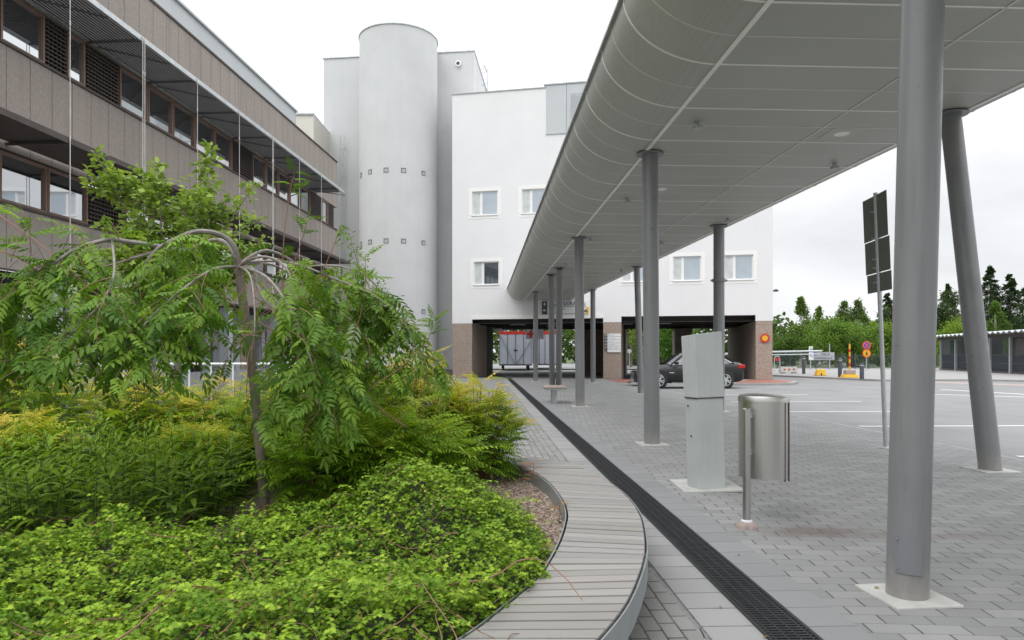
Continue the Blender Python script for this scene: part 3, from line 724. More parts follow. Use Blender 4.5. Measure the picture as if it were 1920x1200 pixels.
# ------------------------------------------------------------ weeping rowan
tree = empty('weeping_rowan', P(497, 975, 5.5), 0, 'weeping rowan with grey arching branches and hanging pinnate leaves in the bed', 'tree')
tree.location.z = .27; TO = tree.location.copy()
def pix(pts): return [P(*p) for p in pts]
def smooth(pts, n=6):
    s = spline([tuple(p) for p in pts], n); return [Vector(p) for p in s]
b = MB()
tp = smooth([Vector((TO.x+.01, 5.5, .2))]+pix([(490, 870, 5.5), (478, 740, 5.5), (464, 620, 5.5), (452, 540, 5.5), (445, 488, 5.5)]))
b.tube([p-TO for p in tp], [lerp(.042, .031, i/(len(tp)-1)) for i in range(len(tp))], 12); b.build('trunk', M['bark'], tree, smooth=True)
limbs = [
 ([(448,505,5.5),(440,465,5.45),(415,441,5.4),(372,434,5.3),(330,448,5.2),(292,470,5.1),(262,520,5.0),(250,600,4.9)], .026),
 ([(449,500,5.5),(428,458,5.6),(392,452,5.7),(340,482,5.9),(318,540,6.0),(305,610,6.05),(300,680,6.1)], .020),
 ([(300,462,5.15),(252,455,5.0),(205,450,4.9),(152,463,4.8),(112,486,4.7),(70,520,4.6),(25,552,4.5),(-30,610,4.4),(-60,700,4.3)], .018),
 ([(112,486,4.7),(78,505,4.8),(60,560,4.9),(40,640,5.0)], .010),
 ([(210,452,4.9),(214,510,4.6),(196,560,4.45),(150,610,4.4),(80,680,4.3)], .009),
 ([(447,500,5.5),(468,487,5.3),(500,482,5.1),(535,500,4.95),(560,560,4.85)], .014),
 ([(447,498,5.5),(474,505,5.3),(484,540,5.2),(505,572,5.1),(545,592,5.0),(562,640,4.9),(556,700,4.9)], .017),
 ([(449,495,5.5),(500,470,5.8),(560,500,6.0),(600,558,6.1),(630,592,6.1),(634,650,6.1),(640,720,6.1)], .016),
 ([(448,492,5.5),(540,492,5.5),(640,528,5.5),(710,560,5.5),(760,610,5.5),(790,680,5.5)], .012),
 ([(446,500,5.5),(400,505,5.0),(340,545,4.6),(270,610,4.4),(220,690,4.3)], .012),
 ([(448,500,5.5),(500,520,4.95),(550,590,4.7),(585,680,4.6),(600,770,4.6)], .013),
 ([(447,495,5.5),(430,490,6.0),(380,520,6.4),(330,580,6.5),(260,650,6.5)], .012),
 ([(450,495,5.5),(520,500,6.2),(600,560,6.5),(680,620,6.5),(720,700,6.4)], .012),
 ([(448,500,5.5),(470,520,5.0),(478,600,4.75),(470,680,4.7)], .010),
 ([(300,470,5.15),(200,500,5.6),(100,540,5.8),(10,600,5.8)], .012),
 ([(560,500,6.0),(640,500,5.9),(700,530,5.8),(740,600,5.7)], .009),
]
LP, LDir, LS_ = [], [], []
b = MB(); tw = MB(); rt = random.Random(77)
twig_starts = []
for pts, r0 in limbs:
    q = smooth(pix(pts), 6); b.tube([p-TO for p in q], [lerp(r0, r0*.35, i/(len(q)-1)) for i in range(len(q))], 8)
    for i in range(int(len(q)*.28), len(q)):
        for _ in range(1 if rt.random() < .70 else 0): twig_starts.append((q[i], (q[min(i+1, len(q)-1)]-q[i-1]).normalized()))
b.build('limb', M['bark_grey'], tree, smooth=True)
def add_twig(p, dirn, L, r=.0035, dens=.075, size=(.17, .26)):
    pts = [p.copy()]; v = dirn.normalized(); k = max(4, int(L/.07)); cur = p.copy()
    for i in range(k):
        v = (v+Vector((rt.uniform(-.15, .15), rt.uniform(-.15, .15), -.20))).normalized(); cur = cur+v*(L/k); pts.append(cur.copy())
    tw.tube([x-TO for x in pts], [r*(1-.7*i/k) for i in range(k+1)], 4)
    side = 1; acc = 0
    for i in range(1, len(pts)):
        m_ = max(1, int((L/k)/dens+rt.random()))
        for j in range(m_):
            pp = pts[i-1].lerp(pts[i], rt.random()); side = -side; t_ = (pts[i]-pts[i-1]).normalized()
            s = t_.cross(Vector((0, 0, 1)));  s = s.normalized() if s.length > .05 else Vector((rt.uniform(-1, 1), rt.uniform(-1, 1), 0)).normalized()
            dv = t_*.45+s*side*.8+Vector((rt.uniform(-.35, .35), rt.uniform(-.35, .35), rt.uniform(-.25, .25)))
            LP.append(tuple(pp)); LDir.append(tuple(dv)); LS_.append(rt.uniform(*size))
for p, t in twig_starts:
    a = rt.uniform(0, 2*PI); dirn = Vector((math.cos(a), math.sin(a), rt.uniform(-.3, .45)))*.8+t*.5
    pxx = CX+FOC*p.x/p.y; L_ = rt.uniform(.28, .62)
    if pxx > 500 and p.z < 1.9: L_ *= 1.15
    add_twig(p, dirn, L_)
for (px, py, d) in ((560,640,4.7),(600,700,4.7),(640,760,5.2),(575,730,4.6),(530,700,4.75),(610,640,5.0),(680,690,5.4),(720,690,5.5),(550,600,4.8),(500,620,4.8),(640,620,5.4),(700,640,5.6),(20,640,4.6),(60,700,4.5),(130,640,4.5),(380,620,4.6),(330,640,4.7),(420,590,4.9),(260,590,4.8),(160,580,4.8),(440,640,5.1),(90,590,5.0),(370,560,5.4),(300,560,5.6),(590,560,5.6)):
    for _ in range(2): add_twig(P(px+rt.uniform(-20, 20), py+rt.uniform(-25, 15), d+rt.uniform(-.2, .2)), Vector((rt.uniform(-1, 1), rt.uniform(-1, .6), rt.uniform(-.2, .5))), rt.uniform(.25, .5))
for (px, py, d) in ((20,490,4.7),(60,480,4.7),(110,480,4.8),(160,465,4.9),(0,540,4.5),(230,460,5.0),(90,520,4.7),(560,520,5.4),(620,540,5.6),(680,580,5.5)):
    add_twig(P(px, py, d), Vector((rt.uniform(-.8, .8), rt.uniform(-.5, .5), rt.uniform(.9, 1.6))), rt.uniform(.22, .4), size=(.16, .24))
tw.build('twigs', M['cane'], tree)
# upright red shoots
for pts in ([(532,590,5.2),(530,500,5.2),(534,430,5.2),(542,370,5.2),(553,322,5.2)], [(0,470,4.6),(60,500,4.6),(150,600,4.5),(240,690,4.4)], [(0,405,4.9),(90,470,4.9),(190,560,4.7),(260,620,4.6)],
            [(620,720,5.3),(660,640,5.3),(682,560,5.3),(686,480,5.3)], [(760,800,5.2),(690,740,5.2),(750,690,5.2),(800,640,5.2),(812,600,5.2)], [(790,660,5.3),(800,690,5.3),(792,740,5.3)], [(560,590,5.4),(590,540,5.4),(622,470,5.4),(640,420,5.4)], [(510,560,5.3),(540,520,5.3),(566,450,5.3),(577,412,5.3)], [(480,600,5.0),(540,640,4.9),(600,690,4.8)]):
    q = smooth(pix(pts), 5); sh = MB(); sh.tube([p-TO for p in q], [lerp(.0055, .002, i/(len(q)-1)) for i in range(len(q))], 5)
    for i in range(len(q)-5, len(q)):
        for _ in range(2): LP.append(tuple(q[i])); LDir.append((rt.uniform(-1, 1), rt.uniform(-1, 1), rt.uniform(.2, 1))); LS_.append(rt.uniform(.08, .14))
    sh.build('shoot', M['cane'], tree)
LP, LDir, LS_ = map(np.array, (LP, LDir, LS_))
for (px, py, d) in ((505,700,5.1),(515,760,5.05),(500,790,5.05),(540,730,5.0),(560,690,5.0)):
    pass
tx = np.interp(LP[:, 2], [.3, 1.0, 1.8, 2.4], [-1.99, -1.93, -2.12, -2.2])      # pruned clear of the stem on the path side
bare = (np.abs(LP[:, 0]*5.5/LP[:, 1]-tx) < np.where(LP[:, 2] > 1.6, .27, .20)) & (LP[:, 1] < 5.55) & ((LP[:, 2] < 1.2) | (LP[:, 2] > 1.45)) & (rng.random(len(LP)) < .9)
LP, LDir, LS_ = LP[~bare], LDir[~bare], LS_[~bare]
xs5 = LP[:, 0]*5.5/LP[:, 1]                       # crown raised on the left, hanging lowest right of the stem
lowz = np.interp(xs5, [-4.2, -2.9, -2.15, -1.95, -1.5, -1.15, -.7], [1.50, 1.46, 1.52, 1.05, 1.08, 1.28, 1.45])+rng.normal(0, .07, len(LP))
cut = (LP[:, 2] < lowz) | (rng.random(len(LP)) < .2)
LP, LDir, LS_ = LP[~cut], LDir[~cut], LS_[~cut]
LU = jit(len(LP), .3)+(0, 0, 1)
tint = colmix((.050, .125, .020), (.22, .35, .042), rng.beta(1.5, 1.8, len(LP)), .14)
pale = rng.random(len(LP)) < .025; tint[pale] = (.30, .38, .22)
wh = rng.integers(0, 5, len(LP)); parts = []
for q in range(5):
    k = wh == q; parts.append((FROWAN[q][0], FROWAN[q][1], LP[k], frames(LDir[k], LU[k]), LS_[k], tint[k]))
build_leaves('foliage', parts, tree, M['leaf'], origin=tuple(TO))
print('rowan fronds', len(LP))

# ------------------------------------------------------------ broadleaf trees (any scale)
def branchy(name, label, cat, base, tips, lsize, nleaf, spread, cA_, cB_, tpl=LEAF, r0=.04, group=None, bark='bark', seed=0, sub=3):
    r = random.Random(seed); base = Vector(base); root = empty(name, base, 0, label, cat, group)
    b = MB(); pos = []; dirs = []
    cen = sum(tips, Vector())/len(tips); hub = base.lerp(cen, .55)
    b.tube([Vector(), (hub-base)*.5+Vector((r.uniform(-.05, .05), 0, 0)), hub-base], [r0, r0*.8, r0*.6], 7)
    for tip in tips:
        m1 = hub.lerp(tip, .5)+Vector((r.uniform(-.1, .1), r.uniform(-.1, .1), .05))*(tip-hub).length
        q = smooth([hub, m1, tip], 5); b.tube([p-base for p in q], [lerp(r0*.42, r0*.06, i/(len(q)-1)) for i in range(len(q))], 5)
        segs = [q]
        for _ in range(sub):
            i = r.randint(3, len(q)-3); v = Vector((r.gauss(0, 1), r.gauss(0, 1), r.uniform(0, 1))).normalized()*spread*r.uniform(1., 2.4)
            q2 = smooth([q[i], q[i]+v*.5, q[i]+v+Vector((0, 0, .3*spread))], 3); segs.append(q2); b.tube([p-base for p in q2], [r0*.12, r0*.1]+[r0*.06]*(len(q2)-2), 4)
        for s_ in segs:
            m_ = int(nleaf/(len(tips)*(sub+1))*(1.6 if s_ is q else .8))
            for _ in range(m_):
                t = (r.random()**.7)*(len(s_)-1); i = min(int(t), len(s_)-2); p = s_[i].lerp(s_[i+1], t-i)
                k = spread*(.35 if s_ is q else .3)*(1.15-t/(len(s_)-1))+spread*.12
                v = Vector((r.gauss(0, 1), r.gauss(0, 1), r.gauss(0, .8))); pos.append(tuple(p+v*k)); dirs.append((v.x+r.gauss(0, .4), v.y+r.gauss(0, .4), v.z*.6+r.uniform(-.2, .7)))
    pos = np.array(pos); dirs = np.array(dirs); n = len(pos)
    b.build('branches', M[bark], root)
    build_leaves('foliage', [(tpl[0], tpl[1], pos, frames(dirs, jit(n, .45)+(0, 0, 1)), rng.uniform(.7, 1.3, n)*lsize, colmix(cA_, cB_, rng.beta(2, 2, n), .14))], root, M['leaf'], origin=tuple(base))
    return root
tips = pix([(180,288,8.6),(205,330,8.4),(262,322,8.8),(300,345,8.3),(340,370,9),(392,275,8.8),(400,335,8.5),(430,370,9),(478,345,8.8),(482,410,8.4),(500,450,8.8),(350,420,8.2),(250,400,8.2),(190,420,8.6),(175,470,8.4),(220,480,8),(285,450,9),(420,440,8.2),(330,500,8),(455,500,8.6),(250,540,8.4),(380,540,8.3)])
branchy('apple_tree', 'tall broad leaved light green tree rising behind the arching rowan branches', 'tree', P(340, 700, 8.8)*1+Vector((0, 0, -1.0)), tips, .080, 12500, .19, (.12, .20, .045), (.36, .45, .13), LEAF_O, .05, seed=3, sub=4)
tips = pix([(655,440,14.2),(668,470,14),(640,500,14),(690,505,14),(715,530,14),(738,560,14),(735,595,14),(700,580,14.3),(712,640,14),(680,620,13.8),(650,560,14),(625,560,14),(600,600,14),(660,650,14),(740,640,14),(620,640,14)])
branchy('small_leaf_tree', 'slender small leaved grey green tree between the brown building and round grey tower', 'tree', (P(680, 720, 14).x, 14, 0), tips, .075, 5200, .22, (.09, .16, .04), (.24, .34, .10), LEAF, .05, seed=5, sub=4)

# ------------------------------------------------------------ canopy
can = empty('canopy', (3.5, 12, 0), 0, 'long curved metal walkway canopy on grey round steel columns', 'canopy')
CO = can.location
FA = Vector((-4.07, 46.5)); FB = Vector((16.24, 42.5)); FU = (FB-FA).normalized(); FANG = math.atan2(FU.y, FU.x)
def facade_y(x): return FA.y+(x-FA.x)*FU.y/FU.x
XS = lambda d: 2.96-.0466*d
XL = lambda d: 1.75-.0445*d
XR = lambda d: 7.6-.0795*d
XM = lambda d: 5.5-.05*d
ZC = 5.2
def prof(d, off=0.):      # list of points of the underside at station d (off lowers it)
    pts = []; a, s = XL(d), XS(d); w_ = s-a
    for i in range(17):
        th = i/16*PI/2; x = s-w_*math.cos(th); z = ZC+.80*(1-math.sin(th)); n = Vector((math.cos(th)*.8, 0, math.sin(th)))
        pts.append(Vector((x, 0, z))-n*off)
    r = XR(d)
    for x in np.linspace(s+.3, r-.02, 6): pts.append(Vector((x, 0, ZC-off)))
    for i in range(1, 5):
        th = i/4*PI/2; pts.append(Vector((r+.16*math.sin(th)+off*math.sin(th), 0, ZC-off+.20*(1-math.cos(th)))))
    return pts
def stn(d, off=0., cut=True):
    out = []
    for p in prof(d, off):
        y = d+.045*(p.x-XS(d)); y = min(y, facade_y(p.x)-.02); out.append(Vector((p.x, y, p.z))-CO)
    return out
ds = list(np.arange(-7, 45, 2.))+[46.5]
b = MB(); S = [stn(d) for d in ds]
for i in range(len(S)-1):
    for k in range(len(S[0])-1): b.quad(S[i][k], S[i][k+1], S[i+1][k+1], S[i+1][k])
b2 = MB()
o = b.build('soffit', M['soffit'], can, smooth=True, angle=60, weld=True)
for i in range(len(S)-1):   # roof deck
    a0, a1 = S[i][0], S[i+1][0]; c0, c1 = S[i][-1], S[i+1][-1]; up = Vector((0, 0, .03)); L_ = Vector((-.05, 0, 0)); R_ = Vector((.04, 0, 0))
    b2.quad(a0+up+L_, a1+up+L_, c1+up+R_, c0+up+R_); b2.quad(a0+L_-up*.6, a1+L_-up*.6, a1+up+L_, a0+up+L_); b2.quad(a0-up*.6+L_, a0, a1, a1-up*.6+L_); b2.quad(c0+R_-up, c0+R_+up, c1+R_+up, c1+R_-up)
b2.build('roof_deck', M['fascia'], can)
b = MB(); bf = MB()
d = -6.53
def batten(mb, d, w_, off):
    A, B_ = stn(d-w_/2, off), stn(d+w_/2, off); A0, B0 = stn(d-w_/2, -.004), stn(d+w_/2, -.004)
    for k in range(len(A)-1):
        mb.quad(A[k], A[k+1], B_[k+1], B_[k]); mb.quad(A0[k], A0[k+1], A[k+1], A[k]); mb.quad(B_[k], B_[k+1], B0[k+1], B0[k])
k = 0
while d < 44.5:
    if k % 2 == 0: batten(b, d, .030, .008)
    else: batten(bf, d, .024, .004)
    d += .75; k += 1
b.build('joint_strips', M['strip'], can); bf.build('rib_strips', M['strip_faint'], can)
b = MB()
for fx, ww in ((XS, .06),):
    p = [Vector((fx(d)+s*ww/2, min(d, facade_y(fx(d))-.03), ZC-.012))-CO for d in (-7, 46.5) for s in (-1, 1)]
    b.prism([(p[0].x, p[0].y), (p[1].x, p[1].y), (p[3].x, p[3].y), (p[2].x, p[2].y)], ZC-.016, ZC+.01)
b.build('seam_strip', M['strip'], can)
b = MB()
p = [Vector((XM(d)+s*.015, min(d, facade_y(XM(d))-.03), 0))-CO for d in (-7, 46.5) for s in (-1, 1)]
b.prism([(p[0].x, p[0].y), (p[1].x, p[1].y), (p[3].x, p[3].y), (p[2].x, p[2].y)], ZC-.010, ZC+.01)
b.build('middle_seam', M['strip_faint'], can)
b = MB()
p = [Vector((XR(d)-.05+s*.03, min(d, facade_y(XR(d))-.03), 0))-CO for d in (-7, 46.5) for s in (-1, 1)]
b.prism([(p[0].x, p[0].y), (p[1].x, p[1].y), (p[3].x, p[3].y), (p[2].x, p[2].y)], ZC-.014, ZC+.01)
b.build('edge_strip', M['strip'], can)
cols = [((2.61, 4.51), (2.745, 4.51), .127, 'big'), ((2.49, 12.15), (2.47, 12.22), .14, ''), ((2.09, 20.95), (2.07, 21.1), .143, ''),
        ((2.35, 34.3), (1.97, 28.3), .145, ''), ((2.02, 34.3), (1.76, 30.8), .14, ''), ((1.38, 39.8), (1.36, 39.2), .14, ''),
        ((6.60, 9.42), (6.55, 10.2), .140, ''), ((5.79, 19.1), (5.79, 19.1), .15, 'ring'), ((5.25, 27.8), (5.14, 28.1), .125, ''), ((4.55, 38.3), (4.50, 38.0), .14, '')]
for (bx, by), (tx, ty), r, kind in cols:
    b = MB(); B0 = Vector((bx, by, .0)); T0 = Vector((tx, ty, ZC-.02)); o0 = MB()
    o0.tube([Vector(), (T0-B0)], r, 40); c = o0.build('column', M['column'], can, smooth=True); c.location = B0-CO
    f = MB(); f.lathe([(r+.10, 0), (r+.10, .015)], (T0-B0)-Vector((0, 0, .015)), 32); f.build('flange', M['column'], c)
    s = .28 if kind != 'big' else .245
    pd = MB(); a_ = .1 if kind == 'big' else .06
    pd.prism([(math.cos(a_+q)*s*1.3, math.sin(a_+q)*s*1.3) for q in (PI/4, 3*PI/4, 5*PI/4, 7*PI/4)], -.01, .014); pd.build('footing', M['concrete'], c, bevel=.006)
    if kind == 'big':
        ap = MB()
        a0, a1 = math.radians(205), math.radians(272)      # curved cover plate facing the walk
        n_ = 8; ru = r+.012
        for i in range(n_):
            t0, t1 = lerp(a0, a1, i/n_), lerp(a0, a1, (i+1)/n_)
            q = [(math.cos(t)*ru, math.sin(t)*ru) for t in (t0, t1)]; sx = .01
            ap.quad((q[0][0]+.01, q[0][1], .18), (q[1][0]+.01, q[1][1], .18), (q[1][0]+.016, q[1][1], .42), (q[0][0]+.016, q[0][1], .42))
        for t in (a0, a1):
            x, y = math.cos(t), math.sin(t); ap.quad((x*r*.97+.01, y*r*.97, .18), (x*ru+.01, y*ru, .18), (x*ru+.016, y*ru, .42), (x*r*.97+.016, y*r*.97, .42))
        for z_ in (.18, .42):
            for i in range(n_):
                t0, t1 = lerp(a0, a1, i/n_), lerp(a0, a1, (i+1)/n_); ox2 = .01+(.006 if z_ > .3 else 0)
                ap.quad((math.cos(t0)*r*.97+ox2, math.sin(t0)*r*.97, z_), (math.cos(t1)*r*.97+ox2, math.sin(t1)*r*.97, z_), (math.cos(t1)*ru+ox2, math.sin(t1)*ru, z_), (math.cos(t0)*ru+ox2, math.sin(t0)*ru, z_))
        for z_ in (.205, .395):
            t = a0+.12; ap.lathe([(.007, -.002), (.007, .004), (.003, .007)], (math.cos(t)*(ru+.004)+.013, math.sin(t)*(ru+.004), z_), 8)
        ap.build('access_panel', M['panelplate'], c, smooth=True, angle=30)
    if kind == 'ring':
        rg = MB(); rg.lathe([(r+.03, 0), (r+.03, .09)], (0, 0, 3.62), 24); rg.bar((-r-.08, 0, 3.66), (r+.08, 0, 3.66), .05, .05); rg.build('clamp_ring', M['column'], c)
# floodlights and downlights under the soffit
def ceil_pt(px, py): d = (ZC-EYE)*FOC/(HOR-py); return Vector(((px-CX)/FOC*d, d, ZC))-CO
for px, py in ((1307, 228), (1565, 306), (1176, 372), (1364, 409), (1107, 446), (1240, 452), (1060, 494), (1165, 505)):
    p = ceil_pt(px, py); b = MB(); b.lathe([(.045, 0), (.045, -.03), (.02, -.035), (.02, -.07)], p, 14)
    for k in range(3):
        a_ = k*2.1; b.bar(p+Vector((0, 0, -.05)), p+Vector((math.cos(a_)*.075, math.sin(a_)*.075, -.085)), .035, .05)
    b.lathe([(.035, -.065), (.055, -.10), (.05, -.115)], p, 12)
    b.build('spotlight', M['fascia'], can)
for px, py in ((1578, 250), (1240, 354), (1090, 465)):
    p = ceil_pt(px, py); b = MB(); b.box(p.x-.26, p.x+.26, p.y-.26, p.y+.26, ZC-.006, ZC+.01); b.build('light_panel', M['soffit'], can)
    b = MB(); b.lathe([(.115, -.016), (.12, -.006), (.095, -.004)], p-Vector((0, 0, 0)), 28); o = b.build('downlight', M['strip'], can)

# ------------------------------------------------------------ white building (local: x along facade, y inward, z up)
def s_at(px): r = (px-CX)/FOC; return (r*FA.y-FA.x)/(FU.x-r*FU.y)
def f_at(px, py):
    s = s_at(px); d = FA.y+s*FU.y; return s, EYE-(py-HOR)/FOC*d
LEN = (FB-FA).length; HT = 19.25
wb = empty('white_building', (FA.x, FA.y, 0), FANG, 'white rendered hospital block with granite legs and drive through openings', 'building')
def wall_holes(b, x0, x1, z0, z1, holes, depth, y=0.):
    xs = sorted({x0, x1, *[h[0] for h in holes], *[h[1] for h in holes]}); zs = sorted({z0, z1, *[h[2] for h in holes], *[h[3] for h in holes]})
    for i in range(len(xs)-1):
        for j in range(len(zs)-1):
            cx, cz = (xs[i]+xs[i+1])/2, (zs[j]+zs[j+1])/2
            if any(h[0] < cx < h[1] and h[2] < cz < h[3] for h in holes): continue
            b.quad((xs[i], y, zs[j]), (xs[i+1], y, zs[j]), (xs[i+1], y, zs[j+1]), (xs[i], y, zs[j+1]))
    for h in holes:
        a, c, e, f = h[:4]
        b.quad((a, y, e), (a, y+depth, e), (a, y+depth, f), (a, y, f)); b.quad((c, y, e), (c, y, f), (c, y+depth, f), (c, y+depth, e))
        b.quad((a, y, f), (a, y+depth, f), (c, y+depth, f), (c, y, f)); b.quad((a, y, e), (c, y, e), (c, y+depth, e), (a, y+depth, e))
wins = []
for px in (909, 1003, 1097):
    s = s_at(px); wins.append((s-.885, s+.885, 10.98, 12.60, 0))
for k in (3, 4, 5): s = wins[2][0]+.885+(k-2)*3.3; wins.append((s-.885, s+.885, 10.98, 12.60, 0))
for i, px in enumerate((912, 1003, 1097, 1192, 1288, 1385)):
    s = s_at(px); wins.append((s-.87, s+.87, 6.28, 7.84, 1 if i == 0 else 0))
g0, g1 = s_at(1024), s_at(1110)      # grey clad notch top right
OPN = [(s_at(885), s_at(1131), 0, 3.95), (s_at(1165), s_at(1417), 0, 4.05)]
GT = 3.68
b = MB()
wall_holes(b, 0, LEN, GT, HT, [w_[:4] for w_ in wins]+[(g0, g1, 16.2, HT)]+[(o_[0], o_[1], GT, o_[3]) for o_ in OPN], .22)
b.quad((LEN, 0, GT), (LEN, 18, GT), (LEN, 18, HT), (LEN, 0, HT)); b.quad((0, 18, GT), (0, 0, GT), (0, 0, HT), (0, 18, HT)); b.quad((0, 0, HT), (LEN, 0, HT), (LEN, 18, HT), (0, 18, HT)); b.quad((LEN, 18, 4.2), (0, 18, 4.2), (0, 18, HT), (LEN, 18, HT))
b.build('wall', M['white'], wb)
b = MB(); b.box(-.05, g0+.0, -.06, .3, HT+.003, HT+.07); b.box(g0-.15, LEN+.05, -.09, .3, HT+.16, HT+.24); b.build('coping', M['fascia'], wb)
b = MB(); b.box(g0+.01, g1+3, -.03, .2, 16.25, HT+.155); b.box(g0-.02, g1+3, -.07, .19, 16.15, 16.24)
b.build('metal_cladding', M['penthouse'], wb)
b = MB(); b.box(g0+1.35, g0+1.37, -.036, -.02, 16.26, HT+.15); b.build('cladding_joint', M['dark'], wb)
lv = MB(); lx = s_at(1071)
for k in range(16): lv.bar((lx, -.05, 16.9+k*.11), (lx+1.3, -.05, 16.9+k*.11), .02, .09)
lv.box(lx-.05, lx+1.35, -.05, -.031, 16.8, 18.75); o = lv.build('louvre', M['signgrey'], wb)
for (a, c, e, f, dk) in wins:
    t = MB(); tr = .24
    t.box(a-tr, c+tr, -.015, .0, f, f+tr); t.box(a-tr, c+tr, -.015, .0, e-tr, e-.045); t.box(a-tr, a, -.015, .0, e, f); t.box(c, c+tr, -.015, .0, e, f)
    wd = t.build('window', M['trim'], wb); q = MB(); fy0, fy1 = .10, .16; fw = .07
    q.box(a, c, fy0, fy1, f-fw, f); q.box(a, c, fy0, fy1, e, e+fw); q.box(a, a+fw, fy0, fy1, e+fw, f-fw); q.box(c-fw, c, fy0, fy1, e+fw, f-fw)
    mx_ = a+.30*(c-a); q.box(mx_, mx_+.17, fy0, fy1, e+fw, f-fw); q.box(a-.05, c+.05, -.07, .10, e-.045, e-.003)
    q.build('frame', M['pvc'], wd)
    g = MB(); g.box(a+fw, mx_, .12, .13, e+fw, f-fw); g.build('pane', M['blind'], wd)
    g = MB(); g.box(mx_+.17, c-fw, .12, .13, e+fw, f-fw); g.build('pane', M['glass_dark' if dk else 'glass_sky'], wd)
# granite legs: front row, deep right wall, mid and rear legs
def leg(x0, x1, y0, y1, name='pillar'):
    b = MB(); b.box(x0, x1, y0, y1, -.15, GT-.003); b.build(name, M['granite'], wb, bevel=.01)
leg(.02, OPN[0][0], 0.012, 4.4); leg(OPN[0][1], OPN[1][0], 0.012, 4.4); leg(OPN[1][1], LEN-.02, .012, 15.)
leg(7.6, OPN[1][0]-.1, 12.5, 17.8)
leg(OPN[1][0]+3.9, OPN[1][0]+5.2, 12., 18.)
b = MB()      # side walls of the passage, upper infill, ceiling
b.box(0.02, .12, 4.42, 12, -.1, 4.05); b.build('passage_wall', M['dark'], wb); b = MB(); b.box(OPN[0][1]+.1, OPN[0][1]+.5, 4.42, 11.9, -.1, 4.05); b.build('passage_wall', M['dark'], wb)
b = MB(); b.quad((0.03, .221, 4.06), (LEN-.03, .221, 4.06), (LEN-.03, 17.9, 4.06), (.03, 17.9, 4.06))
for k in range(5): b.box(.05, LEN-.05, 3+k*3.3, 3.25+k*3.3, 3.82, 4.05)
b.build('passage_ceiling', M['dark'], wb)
b = MB()
for x0, y0 in ((5.5, 3.5), (5.3, 8.), (9.9, 2.4), (10.8, 5.2), (13.5, 5.0), (12.2, 8.4), (3.0, 5.)):
    b.box(x0, x0+1.2, y0, y0+.12, 3.76, 3.81)
b.build('ceiling_lamp', M['signwhite'], wb)
b = MB(); b.box(OPN[0][0], OPN[0][1], -.03, .2, 3.95, 4.22); b.build('lintel', M['trim'], wb)
lab_open = None
# signs on the white building
def fac_obj(name, px, py, dist=.05):
    s, z = f_at(px, py); p = FA+FU*s; nrm = Vector((FU.y, -FU.x)); return Vector((p.x+nrm.x*dist, p.y+nrm.y*dist, z))
p = fac_obj('x', 1016, 590, .08)
sg = empty('hospital_sign', p, FANG, 'white direction sign board reading KAARISAIRAALA above the left passage', 'sign')
H_ = .90; W_ = 2.95
b = MB(); b.box(.02, .36, -.0, .05, .02, H_-.02); b.build('arrow_panel', M['signdark'], sg)
b = MB(); b.box(.38, W_-.02, 0, .05, 0, H_); b.build('panel', M['signwhite'], sg)
b = MB(); b.box(.40, W_-.04, -.006, -.002, .50, .53); b.box(.40, W_-.04, -.006, -.002, .03, .055); b.build('rule', M['signdark'], sg)
b = MB(); b.prism([(.10, .66), (.19, .80), (.28, .66), (.22, .66), (.22, .58), (.16, .58), (.16, .66)], 0, .006); o = b.build('arrow', M['signwhite'], sg); o.rotation_euler = (PI/2, 0, 0); o.location = (0, -.001, 0)
b = MB(); b.prism([(.08, .28), (.19, .38), (.19, .31), (.30, .31), (.30, .25), (.19, .25), (.19, .18)], 0, .006); o = b.build('arrow', M['signwhite'], sg); o.rotation_euler = (PI/2, 0, 0); o.location = (0, -.001, 0)
text_mesh('KAARISAIRAALA', .36, (.46, -.004, .58), (PI/2, 0, 0), M['signdark'], sg, sx=.92)
text_mesh('         osasto, S 1', .16, (.48, -.004, .30), (PI/2, 0, 0), M['signdark'], sg)
text_mesh('         hoty', .16, (.48, -.004, .10), (PI/2, 0, 0), M['signdark'], sg)
p = fac_obj('x', 1092, 589, .08)
sg = empty('taxi_sign', p, FANG, 'small square yellow sign beside the hospital direction board', 'sign')
b = MB(); b.box(0, .42, 0, .05, 0, .46); b.build('panel', M['yellow'], sg)
b = MB(); b.box(.10, .34, -.006, -.001, .15, .22); b.box(.15, .29, -.006, -.001, .22, .29); b.box(.13, .17, -.006, -.001, .11, .15); b.box(.27, .31, -.006, -.001, .11, .15); b.build('symbol', M['signdark'], sg)
p = fac_obj('x', 1133.5, 661, .07)
sg = empty('directory_sign', p, FANG, 'white slatted directory board with left arrows on the middle granite pillar', 'sign')
b = MB(); b.box(0, .17, 0, .04, .18, 1.22); b.build('arrow_strip', M['signdark'], sg)
sl_ = MB()
for k in range(6): sl_.box(.19, 1.06, 0, .04, .02+k*.205, .205+k*.205)
sl_.build('panel', M['signwhite'], sg)
for k in range(1, 6): text_mesh('<', .2, (.02, -.004, .05+k*.205), (PI/2, 0, 0), M['signwhite'], sg, name='arrow')
for k, t in ((5, 'C'),): text_mesh(t, .14, (.24, -.004, .07+k*.205), (PI/2, 0, 0), M['signdark'], sg)
b = MB()
for k, x0, x1 in ((5, .36, .62), (4, .24, .70), (3, .24, .58), (2, .24, .66), (1, .24, .52), (1, .62, .86)): b.box(x0, x1, -.004, -.0005, .09+k*.205, .115+k*.205)
b.build('line', M['signgrey'], sg)
p = fac_obj('x', 1434, 634, .06)
def disc_sign(root, r, rings, z=0, y=0):
    for i, (rad, mat, nm) in enumerate(rings):
        b = MB(); pts = [(math.cos(2*PI*k/32)*rad, math.sin(2*PI*k/32)*rad) for k in range(32)]; b.prism(pts, 0, .006); o = b.build(nm, mat, root); o.rotation_euler = (PI/2, 0, 0); o.location = (0, y-.006*i, z)
